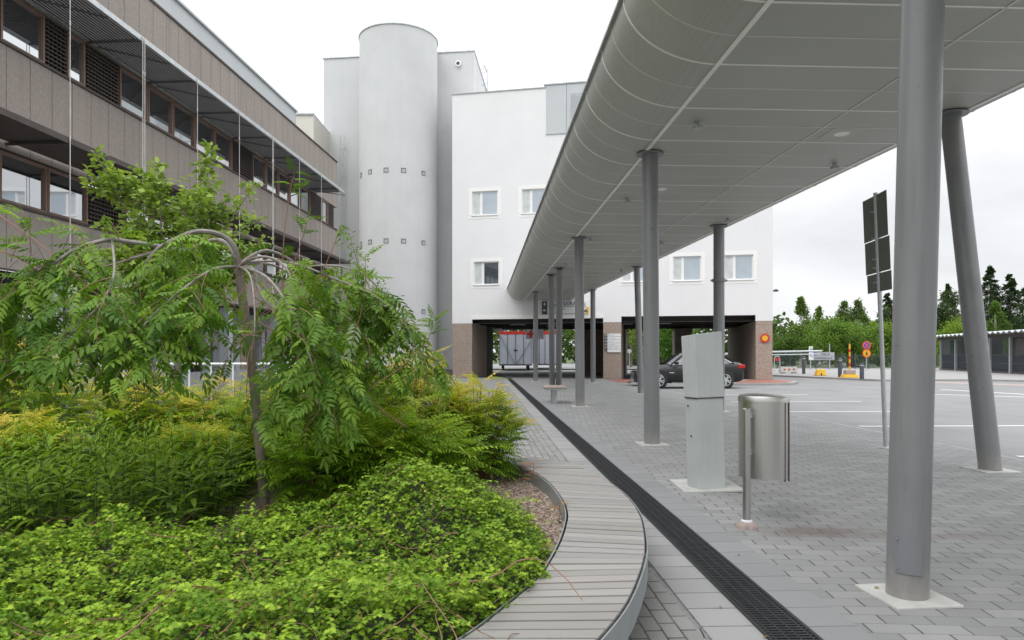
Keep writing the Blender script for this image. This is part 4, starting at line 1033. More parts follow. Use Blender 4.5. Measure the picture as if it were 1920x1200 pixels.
sg = empty('no_vehicles_sign', p, FANG, 'round red sign with yellow centre on the right granite pillar', 'sign')
disc_sign(sg, .28, ((.28, M['red'], 'rim'), (.17, M['yellow'], 'face')))
# red cross sign hanging in the passage
sg = empty('red_cross_sign', P(986, 636, 47.5), FANG, 'hanging grey sign with a red cross under the left passage ceiling', 'sign')
b = MB(); b.box(0, 1.25, 0, .05, 0, .68); b.build('panel', M['signgrey'], sg)
b = MB(); b.box(.25, .43, -.006, -.001, .09, .61); b.box(.08, .249, -.006, -.001, .27, .44); b.box(.431, .60, -.006, -.001, .27, .44); b.build('cross', M['red'], sg)
b = MB(); b.box(.72, 1.18, -.006, -.001, .42, .44); b.box(.72, 1.18, -.006, -.001, .26, .28); b.box(.1, .12, .01, .03, .68, 1.35); b.box(1.1, 1.12, .01, .03, .68, 1.35); b.build('hanger', M['dark'], sg)

# ------------------------------------------------------------ grey tower building behind
gt = empty('grey_tower_building', (-8.05, 48.5, 0), 0, 'tall grey rendered block with a rounded stair tower', 'building')
GO = Vector((-8.05, 48.5, 0))
b = MB(); b.prism([(-14.05-GO.x, 50.9-GO.y), (-2.75-GO.x, 49.6-GO.y), (-2.1-GO.x, 58-GO.y), (-13.5-GO.x, 59.5-GO.y)], .5, 23.6); b.build('wall', M['grey'], gt)
b = MB(); b.prism([(-14.03-GO.x, 50.92-GO.y), (-2.77-GO.x, 49.62-GO.y), (-2.12-GO.x, 57.9-GO.y), (-13.4-GO.x, 59.4-GO.y)], -.1, .497); b.build('plinth', M['plinth'], gt)
b = MB(); b.prism([(-14.12-GO.x, 50.83-GO.y), (-2.69-GO.x, 49.53-GO.y), (-2.0-GO.x, 58.-GO.y), (-13.4-GO.x, 59.5-GO.y)], 23.603, 23.68); b.build('coping', M['galv'], gt)
b = MB(); b.lathe([(2.74, .5), (2.74, 23.75)], (0, 0, 0), 72)
b.build('stair_tower', M['grey'], gt, smooth=True)
b = MB(); b.lathe([(2.72, -.1), (2.72, .497)], (0, 0, 0), 72); b.build('plinth', M['plinth'], gt, smooth=True)
b = MB(); b.lathe([(2.80, 23.753), (2.80, 23.83)], (0, 0, 0), 72); b.build('coping', M['galv'], gt, smooth=True)
for z in (13.95, 9.2, 4.5):
    for pxx in (683, 705, 737, 769, 803):
        x = (pxx-748)/FOC*46.6; th = math.asin(max(-.985, min(.985, x/2.74))); nx, ny = math.sin(th), -math.cos(th)
        b = MB(); b.box(-.165, .165, -.012, .02, -.16, .16); o = b.build('window', M['signback'], gt); o.location = (nx*2.745, ny*2.745, z); o.rotation_euler = (0, 0, th)
        b = MB(); b.box(-.11, .13, -.018, -.0125, -.13, .09); b.build('pane', M['signgrey'], o)
b = MB(); b.lathe([(.22, 0), (.22, .04), (.13, .05)], (0, 0, 0), 24); o = b.build('vent', M['trim'], gt); o.location = P(859, 119, 49.62)-GO; o.rotation_euler = (PI/2, 0, -.11)
b = MB(); b.lathe([(.13, .052), (.12, .058)], (0, 0, 0), 20); v = b.build('vent_grille', M['dark'], o)
# roof ladder cage on the right flank
b = MB()
for k in range(4):
    z = 20.2+k*.9; pts = [Vector((5.75+.05*math.sin(a_)+.38*(1-math.cos(a_))*.5*1.4, 3+.35*math.cos(a_), z)) for a_ in np.linspace(0, PI, 9)]; b.tube(pts, .025, 5)
for y_ in (2.7, 3.0, 3.3): b.tube([(6.2, y_, 19.6), (6.2, y_, 22.8), (5.9, y_, 23.5)], .025, 5)
b.build('ladder_cage', M['galv'], gt)
# wall ladder left
ld = empty('wall_ladder', P(632, 490, 47.5), 0, 'tall galvanised ladder on the grey wall beside the brown building end', 'ladder')
ld.location = Vector((P(632, 490, 48.8).x, 50.45, 8.2)); b = MB()
for s in (-.16, .16): b.tube([(s, -.12, 0), (s, -.12, 9.6)], .03, 6)
b.build('rail', M['galv'], ld); b = MB()
for k in range(32): b.bar((-.16, -.12, .15+k*.3), (.16, -.12, .15+k*.3), .03)
for k in range(5): b.bar((-.16, -.12, .6+k*2), (-.16, .25, .6+k*2), .03); b.bar((.16, -.12, .6+k*2), (.16, .25, .6+k*2), .03)
b.build('rung', M['galv'], ld)
# cream block
cb_ = empty('cream_building', (-13, 52, 0), 0, 'plain cream rendered block showing above the brown building roof end', 'building')
b = MB(); b.box(-9, -.6, -5.2, 4, 0, 18.0); b.build('wall', M['cream'], cb_); b = MB(); b.box(-9.1, -.6, -5.3, 4, 18.003, 18.13); b.build('coping', M['galv'], cb_)

# ------------------------------------------------------------ brown building, local x away from camera, y into building
bb = empty('brown_building', (-12.5, 0, 0), math.radians(86.2), 'long brown panelled office building with metal sunshades on the left', 'building')
X0, X1 = 6., 38.8
b = MB()
def band(z0, z1): b.box(X0, X1, 0, .35, z0, z1)
band(9.9, 12.45); band(6.25, 8.60); band(3.55, 4.98)
b.box(X1-.35, X1, .36, 12, 3.55, 12.45); b.build('cladding', M['brown'], bb)
b = MB(); b.box(X0, X1+.03, -.04, .4, 12.453, 12.53); b.box(X0, X1, -.05, .02, 8.603, 8.66); b.box(X0, X1, -.05, .02, 4.983, 5.04)
b.build('flashing', M['darkbrown'], bb)
b = MB(); b.box(X0, X1-.2, 2.3, 10, 12.45, 15.3); b.box(X0, X1-.15, 2.2, 10.1, 15.303, 15.4)
b.build('roof_storey', M['penthouse'], bb)
b = MB(); b.box(X0, X1-.36, .42, .5, 8.6, 9.9); b.box(X0, X1-.36, .42, .5, 5.0, 6.25); b.box(X0, X1, .36, 12, 3.4, 3.54); b.box(X0, X1-.36, .5, 11.9, 12.3, 12.44); b.build('backing', M['black'], bb)
def rowwin(segs, z0, z1):
    for x0, x1, kd in segs:
        if kd == 'W':
            f = MB(); fw = .055
            f.box(x0, x1, .02, .14, z1-fw, z1); f.box(x0, x1, .02, .14, z0, z0+fw); f.box(x0, x0+fw, .02, .14, z0+fw, z1-fw); f.box(x1-fw, x1, .02, .14, z0+fw, z1-fw)
            f.box(x0+fw, x1-fw, .06, .10, z0+fw, z0+fw+.02)
            wd = f.build('window', M['wframe'], bb); g = MB(); g.box(x0+fw, x1-fw, .085, .095, z0+fw+.02, z1-fw); g.build('pane', M['glass'], wd)
        else:
            f = MB(); n_ = int((z1-z0)/.105); 
            for k in range(n_+1): f.box(x0, x1, .03, .07, z0+k*(z1-z0-.03)/n_, z0+k*(z1-z0-.03)/n_+.035)
            m_ = max(2, int((x1-x0)/.13))
            for k in range(m_+1): xx = x0+k*(x1-x0-.03)/m_; f.box(xx, xx+.03, .071, .10, z0, z1)
            f.build('grille', M['darkbrown'], bb)
up = [(12.2, 13.5, 'W'), (13.52, 14.9, 'W'), (14.92, 15.38, 'L'), (15.4, 16.72, 'W'), (16.75, 17.48, 'L'), (17.5, 18.15, 'W'), (18.2, 19.55, 'L')]
up += [(19.6+k*1.36, 19.6+k*1.36+1.33, 'W') for k in range(5)]+[(26.45, 28.1, 'L')]+[(28.15+k*1.32, 28.15+k*1.32+1.29, 'W') for k in range(5)]+[(34.8, 36.35, 'L'), (36.4, 37.4, 'W'), (37.45, 38.4, 'L')]
rowwin(up, 8.68, 9.86)
lo = [(12.2, 13.5, 'W'), (13.52, 14.9, 'W'), (14.92, 15.33, 'L'), (15.37, 16.8, 'W'), (16.83, 18.25, 'W'), (18.3, 19.8, 'L')]+[(19.85+k*1.36, 19.85+k*1.36+1.33, 'W') for k in range(5)]+[(26.7, 28.1, 'L')]+[(28.15+k*1.32, 28.15+k*1.32+1.29, 'W') for k in range(5)]+[(34.8, 38.3, 'L')]
rowwin(lo, 5.05, 6.20)
# ground floor, set back
b = MB(); b.box(X0, X1-.2, 1.6, 1.8, 0, .9); b.box(X0, X1-.2, 1.6, 1.8, 2.9, 3.4)
x = 6.5
while x < X1-1: b.box(x, x+.35, 1.58, 1.8, .9, 2.9); x += 2.6
b.build('ground_floor_wall', M['signgrey'], bb)
b = MB(); b.box(X0, X1-.2, 1.7, 1.74, .9, 2.9); b.build('ground_floor_glazing', M['glass'], bb)
for k in range(7):
    b = MB(); b.box(8+k*4.6, 8.35+k*4.6, .2, .55, 0, 3.4); b.build('ground_floor_column', M['signgrey'], bb)
# sunshades
SP = 1.48
for zz, dense, xe in ((9.96, True, 35.4), (6.42, False, 36.5)):
    sh_ = MB(); rl = MB(); br = MB()
    if dense:
        for k in range(14): y_ = -.12-k*(SP-.22)/13; sh_.box(X0+4, xe, y_-.026, y_+.026, zz-.012, zz+.022)
    else:
        for k in range(30): y_ = -.10-k*(SP-.15)/29; sh_.box(X0+4, xe, y_-.021, y_+.019, zz-.02, zz+.02)
    g = sh_.build('sunshade', M['gratesteel'] if dense else M['darkbrown'], bb)
    rl.box(X0+4, xe+.05, -SP-.03, -SP+.03, zz-.075, zz+.06); 
    if dense: rl.box(X0+4, xe+.05, -.09, -.02, zz-.06, zz+.05)
    rl.build('edge_rail', M['galv'] if dense else M['darkbrown'], g)
    k = 0; x = 12.8
    while x < xe:
        br = MB(); br.bar((x, 0, zz-.06), (x, -SP, zz-.06), .05, .06); br.build('bracket', M['gratesteel'], g)
        if dense: br = MB(); br.bar((x+.3, -.05, zz-.05), (x+1.5, -SP+.1, zz-.05), .035, .04); br.build('brace', M['gratesteel'], g)
        x += 2.7
for i, x in enumerate((12.8, 15.5, 18.2, 20.95, 23.7, 26.45, 29.2, 31.9, 34.6)):
    for q in ((0, .09) if i in (2, 5) else (0,)):
        b = MB(); b.tube([(x+q, -SP-.05, 3.2), (x+q, -SP-.05, 9.95)], .0095, 6); 
        for z_ in (6.4, 9.0, 9.9): b.tube([(x+q, -SP-.05, z_), (x+q, -SP-.05, z_+.10)], .016, 6)
        b.build('hanging_rod', M['rod'], bb)
# white railing on the forecourt
rl = empty('railing', (-6.2, 12.6, 0), 0, 'low white metal railing behind the planted bed', 'railing')
b = MB(); b.tube([(-1.8, 0, 1.42), (2.6, .2, 1.42)], .025, 6); b.tube([(-1.8, 0, .5), (2.6, .2, .5)], .02, 6)
for k in range(12): b.bar((-1.8+k*.4, k*.018, 0), (-1.8+k*.4, k*.018, 1.42), .022)
b.build('rails', M['pvc'], rl)

# ------------------------------------------------------------ trailers behind the passage
def trailer(name, loc, rz, Wd, Hh, Ln, label, doors=True):
    root = empty(name, loc, rz, label, 'trailer')
    b = MB(); b.box(0, Wd, 0, Ln, .55, Hh-.32)
    b.build('body', M['truckwhite'], root, bevel=.02)
    b = MB(); b.box(-.03, Wd+.03, -.03, Ln+.03, Hh-.317, Hh); b.build('roof_band', M['red'], root)
    b = MB()
    n_ = 4
    for k in range(n_+1): x = .03+k*(Wd-.06)/n_; b.bar((x, -.03, .55), (x, -.03, Hh-.33), .06, .04)
    if doors:
        b.bar((.1, -.06, Hh-.5), (Wd/2-.1, -.06, .6), .07, .03); b.bar((Wd-.1, -.06, Hh-1.0), (Wd/2+.1, -.06, .6), .07, .03); b.box(Wd/2-.2, Wd/2+.2, -.09, -.055, Hh*.48, Hh*.48+.18)
    b.box(-.02, Wd+.02, -.06, .4, .42, .549)
    b.build('frame', M['signdark'], root)
    for x in (.35, Wd-.35):
        for y_ in (.6, Ln-.8):
            b = MB(); b.tube([(x-.12, y_, .3), (x+.12, y_, .3)], .30, 18); b.build('wheel', M['tyre'], root)
    return root
pz = P(936, 690, 70); trailer('box_trailer', (pz.x, 70, 0), .0, 3.35, 3.95, 6., 'white box trailer with diagonal door braces and red roof band, seen through the passage')
pz = P(1000, 690, 73); trailer('cargo_trailer', (pz.x, 73, 0), .0, 2.5, 4.05, 7., 'longer white ribbed trailer with red roof band, partly hidden right of the braced one', False)

# ------------------------------------------------------------ far bench
fb = empty('park_bench', P(1040, 752, 22.4), 0, 'small backless bench with grey metal legs between the canopy columns', 'bench')
fb.location.z = 0; b = MB(); b.box(-.36, .36, -.55, .9, .50, .545); b.build('seat', M['stone'], fb, bevel=.01)
b = MB(); b.box(-.33, .33, -.5, .85, .44, .497); b.build('seat_frame', M['galv'], fb)
for y_ in (-.15, .6):
    b = MB(); b.box(-.09+.0, .07, y_-.05, y_+.05, 0, .44); b.build('leg', M['galv'], fb)

# ------------------------------------------------------------ grey cabinet
cbx = P(1322, 915, 8.15); cbx.z = 0
cab = empty('control_cabinet', cbx, math.radians(0), 'weathered pale grey two part metal cabinet standing on the paving beside the bin', 'cabinet')
cab.rotation_euler = (0, math.radians(-1.5), 0)
def C(px, d, z=0): return ((px-CX)/FOC*d-cbx.x, d-cbx.y, z)
lowp = [C(1313, 7.98), C(1360, 8.06), C(1352, 8.50), C(1300, 8.55), C(1289, 8.22)]
b = MB(); b.prism(lowp, 0.0, 1.08); b.build('lower_housing', M['cabinet'], cab, bevel=.006)
upp = []
for (x, y, z) in lowp:
    cx_, cy_ = .03, .12; upp.append((cx_+(x-cx_)*1.075, cy_+(y-cy_)*1.05))
zt = [1.835, 1.865, 1.865, 1.825, 1.82]
b = MB(); b.prism(upp, 1.09, 1.8, top=[(p[0]-.012, p[1], z) for p, z in zip(upp, zt)]); b.build('upper_housing', M['cabinet'], cab, bevel=.008)
b = MB(); b.prism([(p[0]*.985, p[1]*.985) for p in upp], 1.081, 1.089); b.build('joint', M['dark'], cab)
b = MB(); b.box(-.31, .40, -.26, .52, .0, .016); b.build('footing', M['concrete'], cab)
b = MB()
for px, z in ((1294, .98), (1299, .62)): c_ = C(px, 8.12, z); b.lathe([(.012, 0), (.012, .02)], (c_[0], c_[1]-.0, z), 8)
b.build('lock', M['dark'], cab)

# ------------------------------------------------------------ litter bin
bn = P(1400, 990, 6.30); bn.z = 0
lb = empty('litter_bin', bn, 0, 'brushed stainless steel litter bin hung on a single steel post', 'bin')
b = MB(); b.lathe([(.036, 0), (.036, 1.095), (.030, 1.10)], (0, 0, 0), 24); b.build('post', M['stainless'], lb, smooth=True)
b = MB(); b.lathe([(.098, 0), (.094, .03), (.075, .052), (.05, .055)], (0, 0, 0), 28); b.build('base_stone', M['stone'], lb, smooth=True)
b = MB(); b.lathe([(.052, .055), (.052, .065), (.040, .075)], (0, 0, 0), 24); b.build('collar', M['signwhite'], lb, smooth=True)
ctrl = [(.045, .36), (.005, .22), (.065, .095), (.17, .03), (.30, .0), (.375, .005)]
L_ = spline(ctrl, 6).tolist(); R2 = spline([(.385, .015), (.425, .08), (.43, .20), (.38, .34), (.26, .43), (.13, .45), (.06, .39)], 6).tolist()
plan = [(x, y-.0) for x, y in L_+R2]
b = MB(); b.prism(plan, .435, 1.165); b.build('body', M['stainless'], lb, smooth=True, angle=35)
cxp, cyp = .22, .22
lid = [((x-cxp)*1.025+cxp, (y-cyp)*1.025+cyp) for x, y in plan]
b = MB(); n_ = len(lid)
rings = [(1.0, 1.150), (1.0, 1.190), (.97, 1.205), (.55, 1.225), (.1, 1.23)]
for k_, z_ in rings:
    for x, y in lid: b.v.append(((x-cxp)*k_+cxp, (y-cyp)*k_+cyp, z_))
for i in range(len(rings)-1):
    for k in range(n_): k2 = (k+1) % n_; b.f.append((i*n_+k, i*n_+k2, (i+1)*n_+k2, (i+1)*n_+k)); b.m.append(0)
b.f.append(tuple((len(rings)-1)*n_+k for k in range(n_))); b.m.append(0)
b.build('lid', M['stainless'], lb, smooth=True, angle=30)
b = MB(); b.box(.355, .360, -.004, .03, .42, 1.148); b.box(.405, .409, .03, .06, .42, 1.148); b.build('door_seam', M['dark'], lb)
b = MB(); 
for z in (.68, 1.02): b.tube([(.0, .02, z), (.04, .12, z)], .02, 8); b.tube([(.052, .05, z), (.052, .03, z)], .013, 8)
b.build('bracket', M['stainless'], lb)

# ------------------------------------------------------------ road sign seen from behind
rs = P(1661, 840, 11.6); rs.z = 0
sp_ = empty('road_sign', rs, 0, 'leaning grey pole with three stacked olive road sign boards seen from behind', 'sign')
topv = Vector((-.175, 0, 4.34))
b = MB(); b.tube([(0, 0, 0), topv], .036, 16); b.build('pole', M['galv'], sp_, smooth=True)
b = MB(); b.lathe([(.11, 0), (.11, .012), (.05, .03)], (0, 0, 0), 18); b.build('base_plate', M['concrete'], sp_)
def boardz(z0, z1, wl, wr, y=-.055, th=.0, name='board'):
    b = MB(); sk = topv.x/topv.z
    a_ = math.radians(-95); c_, s_ = math.cos(a_), math.sin(a_)
    lo_, hi_ = sk*z0, sk*z1; pts = []
    for yy in (0, .02):
        for (u, z) in ((-wl, z0), (wr, z0), (wr, z1), (-wl, z1)): pts.append((sk*z+u*c_, yy+.05+u*s_, z))
    b.v = pts; b.f = [(0,1,2,3),(7,6,5,4),(0,4,5,1),(1,5,6,2),(2,6,7,3),(3,7,4,0)]; b.m = [0]*6
    return b.build(name, M['signback'], sp_)
boardz(3.56, 4.30, .44, .46); boardz(2.99, 3.545, .42, .50); boardz(2.66, 2.975, .38, .52)
b = MB()
for z in (4.0, 3.55, 3.2, 3.05, 2.8): x = topv.x*z/topv.z; b.tube([(x, 0, z), (x, 0, z+.035)], .043, 12); b.bar((x-.08, .03, z+.017), (x+.08, .03, z+.017), .02, .03)
b.build('clamps', M['galv'], sp_)

# ------------------------------------------------------------ car
car = empty('black_car', (0, 0, 0), 0, 'black four door saloon car parked half behind the grey cabinet', 'car')
car.location = (8.88, 34.9, -.12); car.rotation_euler = (0, 0, math.radians(3)); car.scale = (1.12, 1.1, 1.26)
# local x: front at -2.45, rear +2.45 ; y: near side negative
st_ = [  # x, halfwidth, zbot, zshoulder, ztop, crown halfwidth
 (-2.45, .62, .34, .52, .62, .55), (-2.38, .78, .22, .56, .70, .66), (-2.1, .89, .20, .60, .80, .72), (-1.6, .93, .20, .64, .89, .74), (-1.05, .935, .20, .68, .955, .74), (-.6, .935, .20, .70, .97, .76),
 (.2, .935, .20, .73, .985, .78), (1.0, .935, .20, .76, 1.01, .78), (1.6, .93, .20, .80, 1.06, .76), (2.1, .90, .22, .80, 1.07, .72), (2.38, .82, .28, .78, 1.03, .66), (2.45, .70, .36, .74, .96, .58)]
b = MB(); K = 0
for (x, hw, zb, zs, zt_, cw) in st_:
    half = [(0, zb), (hw*.85, zb), (hw*.98, zb+.07), (hw, zb+.22), (hw*.995, zs), (hw*.96, zs+(zt_-zs)*.55), (cw, zt_-.01), (0, zt_+.01)]
    ring = half+[(-y, z) for y, z in half[-2:0:-1]]; K = len(ring)
    b.v += [(x, y, z) for y, z in ring]
for i in range(len(st_)-1):
    for k in range(K): k2 = (k+1) % K; b.f.append((i*K+k, i*K+k2, (i+1)*K+k2, (i+1)*K+k)); b.m.append(0)
b.f.append(tuple(reversed(range(K)))); b.m.append(0); b.f.append(tuple((len(st_)-1)*K+k for k in range(K))); b.m.append(0)
body = b.build('body', M['carpaint'], car, smooth=True, subsurf=1, angle=180)
gh = [(-.95, .70, .95, .955), (-.30, .64, .97, 1.36), (.0, .62, .97, 1.44), (.7, .62, .98, 1.46), (1.2, .61, 1.0, 1.40), (1.55, .60, 1.02, 1.27), (2.0, .62, 1.04, 1.075)]
b = MB(); K = 0
for (x, cw, z0, z1) in gh:
    ring = [(x, -.80, z0-.03), (x, -lerp(.80, cw, .7), lerp(z0, z1, .65)), (x, -cw*.92, z1), (x, -cw*.5, z1+.02), (x, cw*.5, z1+.02), (x, cw*.92, z1), (x, lerp(.80, cw, .7), lerp(z0, z1, .65)), (x, .80, z0-.03)]
    K = len(ring); b.v += ring
for i in range(len(gh)-1):
    for k in range(K-1):
        b.f.append((i*K+k, i*K+k+1, (i+1)*K+k+1, (i+1)*K+k)); b.m.append(1 if (1 < k < 5 and 1 <= i <= 3) else 0)
b.build('cabin_glass', [M['carglass'], M['carpaint']], car, smooth=True, angle=60)
b = MB()
for s in (-1, 1):
    for (xa, za, xb, zb_, wd) in ((-.92, .95, -.22, 1.40, .05), (.48, .97, .50, 1.43, .07), (1.30, 1.38, 1.95, 1.05, .10), (-.22, 1.40, 1.3, 1.42, .05)):
        ya = .80 if za < 1.1 else .64; yb = .80 if zb_ < 1.1 else .64
        b.bar((xa, s*(ya+.004), za), (xb, s*(yb+.004), zb_), .03, wd)
b.build('pillars', M['carpaint'], car)
for (wx) in (-1.48, 1.52):
    for s in (-1, 1):
        t = MB(); t.tube([(wx, s*.935, .36), (wx, s*.72, .36)], .395, 32); t.build('arch_shade', M['black'], car)  # black disc standing in for the shaded hollow around the wheel
        t = MB(); y0, y1 = s*.955, s*.74
        t.tube([(wx, y1, .335), (wx, y0-s*.02, .335), (wx, y0, .335)], [.335, .335, .31], 32); wh_ = t.build('wheel', M['tyre'], car, smooth=True)
        r_ = MB(); yy = y0+s*.003
        n_ = 32
        for k in range(n_):
            a0, a1 = 2*PI*k/n_, 2*PI*(k+1)/n_
            for ra, rb in ((.215, .235),):
                r_.quad((wx+math.cos(a0)*ra, yy, .335+math.sin(a0)*ra), (wx+math.cos(a1)*ra, yy, .335+math.sin(a1)*ra), (wx+math.cos(a1)*rb, yy, .335+math.sin(a1)*rb), (wx+math.cos(a0)*rb, yy, .335+math.sin(a0)*rb))
        for k in range(10):
            a0 = 2*PI*k/10+(.11 if k % 2 else -.11); r_.bar((wx+math.cos(a0)*.03, yy, .335+math.sin(a0)*.03), (wx+math.cos(a0)*.225, yy, .335+math.sin(a0)*.225), .022, .034)
        r_.tube([(wx, y0-s*.01, .335), (wx, y0+s*.008, .335)], .045, 14); r_.build('rim', M['alloy'], wh_)
for s in (-1, 1):
    b = MB(); b.v = [(-2.40, s*.72, .56), (-2.18, s*.885, .60), (-2.14, s*.88, .70), (-2.36, s*.70, .66), (-2.36, s*.5, .655), (-2.41, s*.5, .565)]; b.f = [(0, 1, 2, 3), (0, 3, 4, 5)]; b.m = [0, 0]
    o = b.build('headlight', M['lampglass'], car); m_ = o.modifiers.new('solid', 'SOLIDIFY'); m_.thickness = .05; m_.offset = 0
    b = MB(); b.box(2.12, 2.44, s*.60 if s > 0 else -.875, .875 if s > 0 else -.60, .80, .95); o = b.build('tail_light', M['tail'], car, bevel=.03)
    b = MB(); b.box(-2.475, -2.44, min(s*.05, s*.30), max(s*.05, s*.30), .40, .60); o = b.build('grille', M['dark'], car, bevel=.01)
    b = MB(); b.tube([(-2.478, s*.05, .40), (-2.478, s*.05, .60), (-2.478, s*.30, .60), (-2.478, s*.30, .40), (-2.478, s*.05, .40)], .010, 6); b.build('grille_surround', M['alloy'], car)
    b = MB(); b.box(-.80, -.62, min(s*.92, s*1.05), max(s*.92, s*1.05), .95, 1.07); b.build('door_mirror', M['carpaint'], car, bevel=.03, )
b = MB(); b.box(-2.47, -2.455, -.26, .26, .27, .375); b.build('number_plate', M['signwhite'], car)
b = MB(); b.box(-1.02, -.80, -.951, -.93, .62, .65); b.box(-.9, 2.0, -.945, -.92, .225, .24); b.build('side_trim', M['alloy'], car)
b = MB()
for xx in (-.62, .47, 1.35): b.box(xx, xx+.008, -.942, -.93, .30, .90)
b.build('door_gap', M['black'], car)

# ------------------------------------------------------------ far street furniture
def ground_at(px, py, lvl=0.): d = (EYE-lvl)*FOC/(py-HOR); return Vector(((px-CX)/FOC*d, d, lvl))
proto = None
for px, py, h, lab in ((1507, 701, 1.42, 'leftmost dark bollard, by the direction board'), (1575, 707, 1.35, 'middle dark bollard, between yellow block and striped post'), (1616, 711, 1.0, 'rightmost dark bollard with a pale cap band, right of the striped post')):
    p = ground_at(px, py)
    if proto is None:
        proto = empty('bollard', p, 0); b = MB(); b.lathe([(.13, 0), (.13, 1.36), (.08, 1.42)], (0, 0, 0), 14); b.build('post', M['bollard'], proto); b = MB(); b.lathe([(.134, 1.2), (.134, 1.28)], (0, 0, 0), 14); b.build('band', M['signgrey'], proto); o = proto
    else: o = copy_tree(proto)
    o.location = p; o.scale = (1, 1, h/1.42); tag(o, lab, 'bollard', 'bollards along the kerb')
p = ground_at(1538, 704.5); yb = empty('concrete_block', p, 0, 'yellow painted concrete barrier block on the kerb', 'barrier')
b = MB(); b.prism([(-.40, -.25), (.40, -.25), (.40, .25), (-.40, .25)], 0, .48, top=[(-.26, -.14), (.32, -.14), (.32, .14), (-.26, .14)]); b.build('block', M['yellow'], yb, bevel=.05)
b = MB(); b.box(-.06, .02, -.262, -.22, .0, .2); b.build('slot', M['dark'], yb)
p = ground_at(1593, 708); ps = empty('marker_post', p, 0, 'tall yellow and red striped marker post in a heavy base', 'marker post')
b = MB(); b.prism([(-.55, -.3), (.55, -.3), (.55, .3), (-.55, .3)], 0, .22, top=[(-.45, -.25), (.45, -.25), (.45, .25), (-.45, .25)]); b.build('base', M['yellow'], ps, bevel=.03)
b = MB(); b.box(-.34, .34, -.2, .2, .223, .52); b.build('weight', M['stone'], ps, bevel=.03)
for k in range(7):
    b = MB(); b.lathe([(.06, .52+k*.24), (.06, .52+(k+1)*.24)], (0, 0, 0), 12); b.build('stripe', M['red' if k % 2 else 'yellow'], ps)
b = MB(); b.lathe([(.05, 0), (.03, .12)], (0, 0, .52+7*.24), 12); b.build('tip', M['yellow'], ps)
p = ground_at(1478, 700); cbk = empty('road_barrier', p, 0, 'low pale concrete barrier with three orange reflectors', 'barrier')
b = MB(); b.prism([(-.75, -.25), (.75, -.25), (.75, .25), (-.75, .25)], .08, .55, top=[(-.68, -.12), (.68, -.12), (.68, .12), (-.68, .12)]); b.box(-.6, -.3, -.2, .2, 0, .079); b.box(.3, .6, -.2, .2, 0, .079); b.build('block', M['concrete'], cbk, bevel=.02)
for x in (-.38, 0, .38):
    b = MB(); b.lathe([(.085, 0), (.07, .02)], (0, 0, 0), 12); o = b.build('reflector', M['orange'], cbk); o.location = (x, -.20, .33); o.rotation_euler = (PI/2, 0, 0)
# lift barrier pipe and red sign
p = ground_at(1440, 694); gb = empty('barrier_arm', p, 0, 'long pale grey horizontal barrier pipe beyond the granite pillar', 'barrier')
b = MB(); b.tube([(-2, 0, 1.78), (5.4, 0, 1.92)], .09, 8); b.tube([(-2, 0, 1.50), (5.2, 0, 1.60)], .06, 8); b.build('arm', M['galv'], gb)
b = MB(); b.box(-1.4, -1.0, -.2, .2, 0, 1.8); b.build('post', M['signgrey'], gb)
p = ground_at(1457, 697); gs = empty('gate_post', p, 0, 'small red and white topped hoop post at the right pillar edge', 'post')
b = MB(); b.tube([(-.25, 0, 0), (-.25, 0, 1.2), (-.15, 0, 1.4), (.15, 0, 1.4), (.25, 0, 1.2), (.25, 0, 0)], .04, 6); b.build('hoop', M['galv'], gs); b = MB(); b.box(-.2, .2, -.03, -.01, 1.0, 1.25); b.build('plate', M['red'], gs)
# direction board
p = ground_at(1520, 692.5); sg = empty('direction_sign', p, 0, 'grey two line direction board reading P-TALO and KAARISAIRAALA on two posts', 'sign')
k_ = p.y/FOC
def lx_(px): return (px-1520)*k_
def lz_(py): return EYE-(py-HOR)*k_
b = MB(); b.box(lx_(1520)-.04, lx_(1520)+.04, .03, .1, 0, lz_(660)); b.box(lx_(1556)-.04, lx_(1556)+.04, .03, .1, 0, lz_(645)); b.build('post', M['galv'], sg)
b = MB(); b.box(lx_(1516.5), lx_(1564.5), -.02, .02, lz_(667.3), lz_(660.5)); b.box(lx_(1516.5), lx_(1564.5), -.02, .02, lz_(675), lz_(667.8)); b.build('panel', M['signgrey'], sg)
b = MB(); b.box(lx_(1516.5), lx_(1525), -.03, -.021, lz_(675), lz_(661)); b.box(lx_(1516.5), lx_(1524), -.02, .02, lz_(660), lz_(649.5)); b.build('arrow_panel', M['signwhite'], sg)
b = MB(); b.box(lx_(1526), lx_(1531), -.035, -.021, lz_(666.5), lz_(661)); b.build('parking_panel', M['blue'], sg)
text_mesh('P', 4.5*k_, (lx_(1527.2), -.038, lz_(665.5)), (PI/2, 0, 0), M['signwhite'], sg)
text_mesh('P-TALO', 6.3*k_, (lx_(1534), -.026, lz_(666.3)), (PI/2, 0, 0), M['signdark'], sg)
text_mesh('KAARISAIRAALA', 6.0*k_, (lx_(1526.5), -.026, lz_(673.6)), (PI/2, 0, 0), M['signdark'], sg, sx=.78)
for cy_, nm in ((655, 'arrow'), (668, 'arrow')):
    cc = ((lx_(1520.3)), lz_(cy_)); b = MB()
    b.tube([(cc[0]+.11, -.04, cc[1]-.13), (cc[0]+.13, -.04, cc[1]+.02), (cc[0]-.02, -.04, cc[1]+.05)], .025, 5); b.tube([(cc[0]-.10, -.04, cc[1]+.05), (cc[0]-.02, -.04, cc[1]+.05)], [.001, .075], 6)
    b.build(nm, M['signdark'], sg)
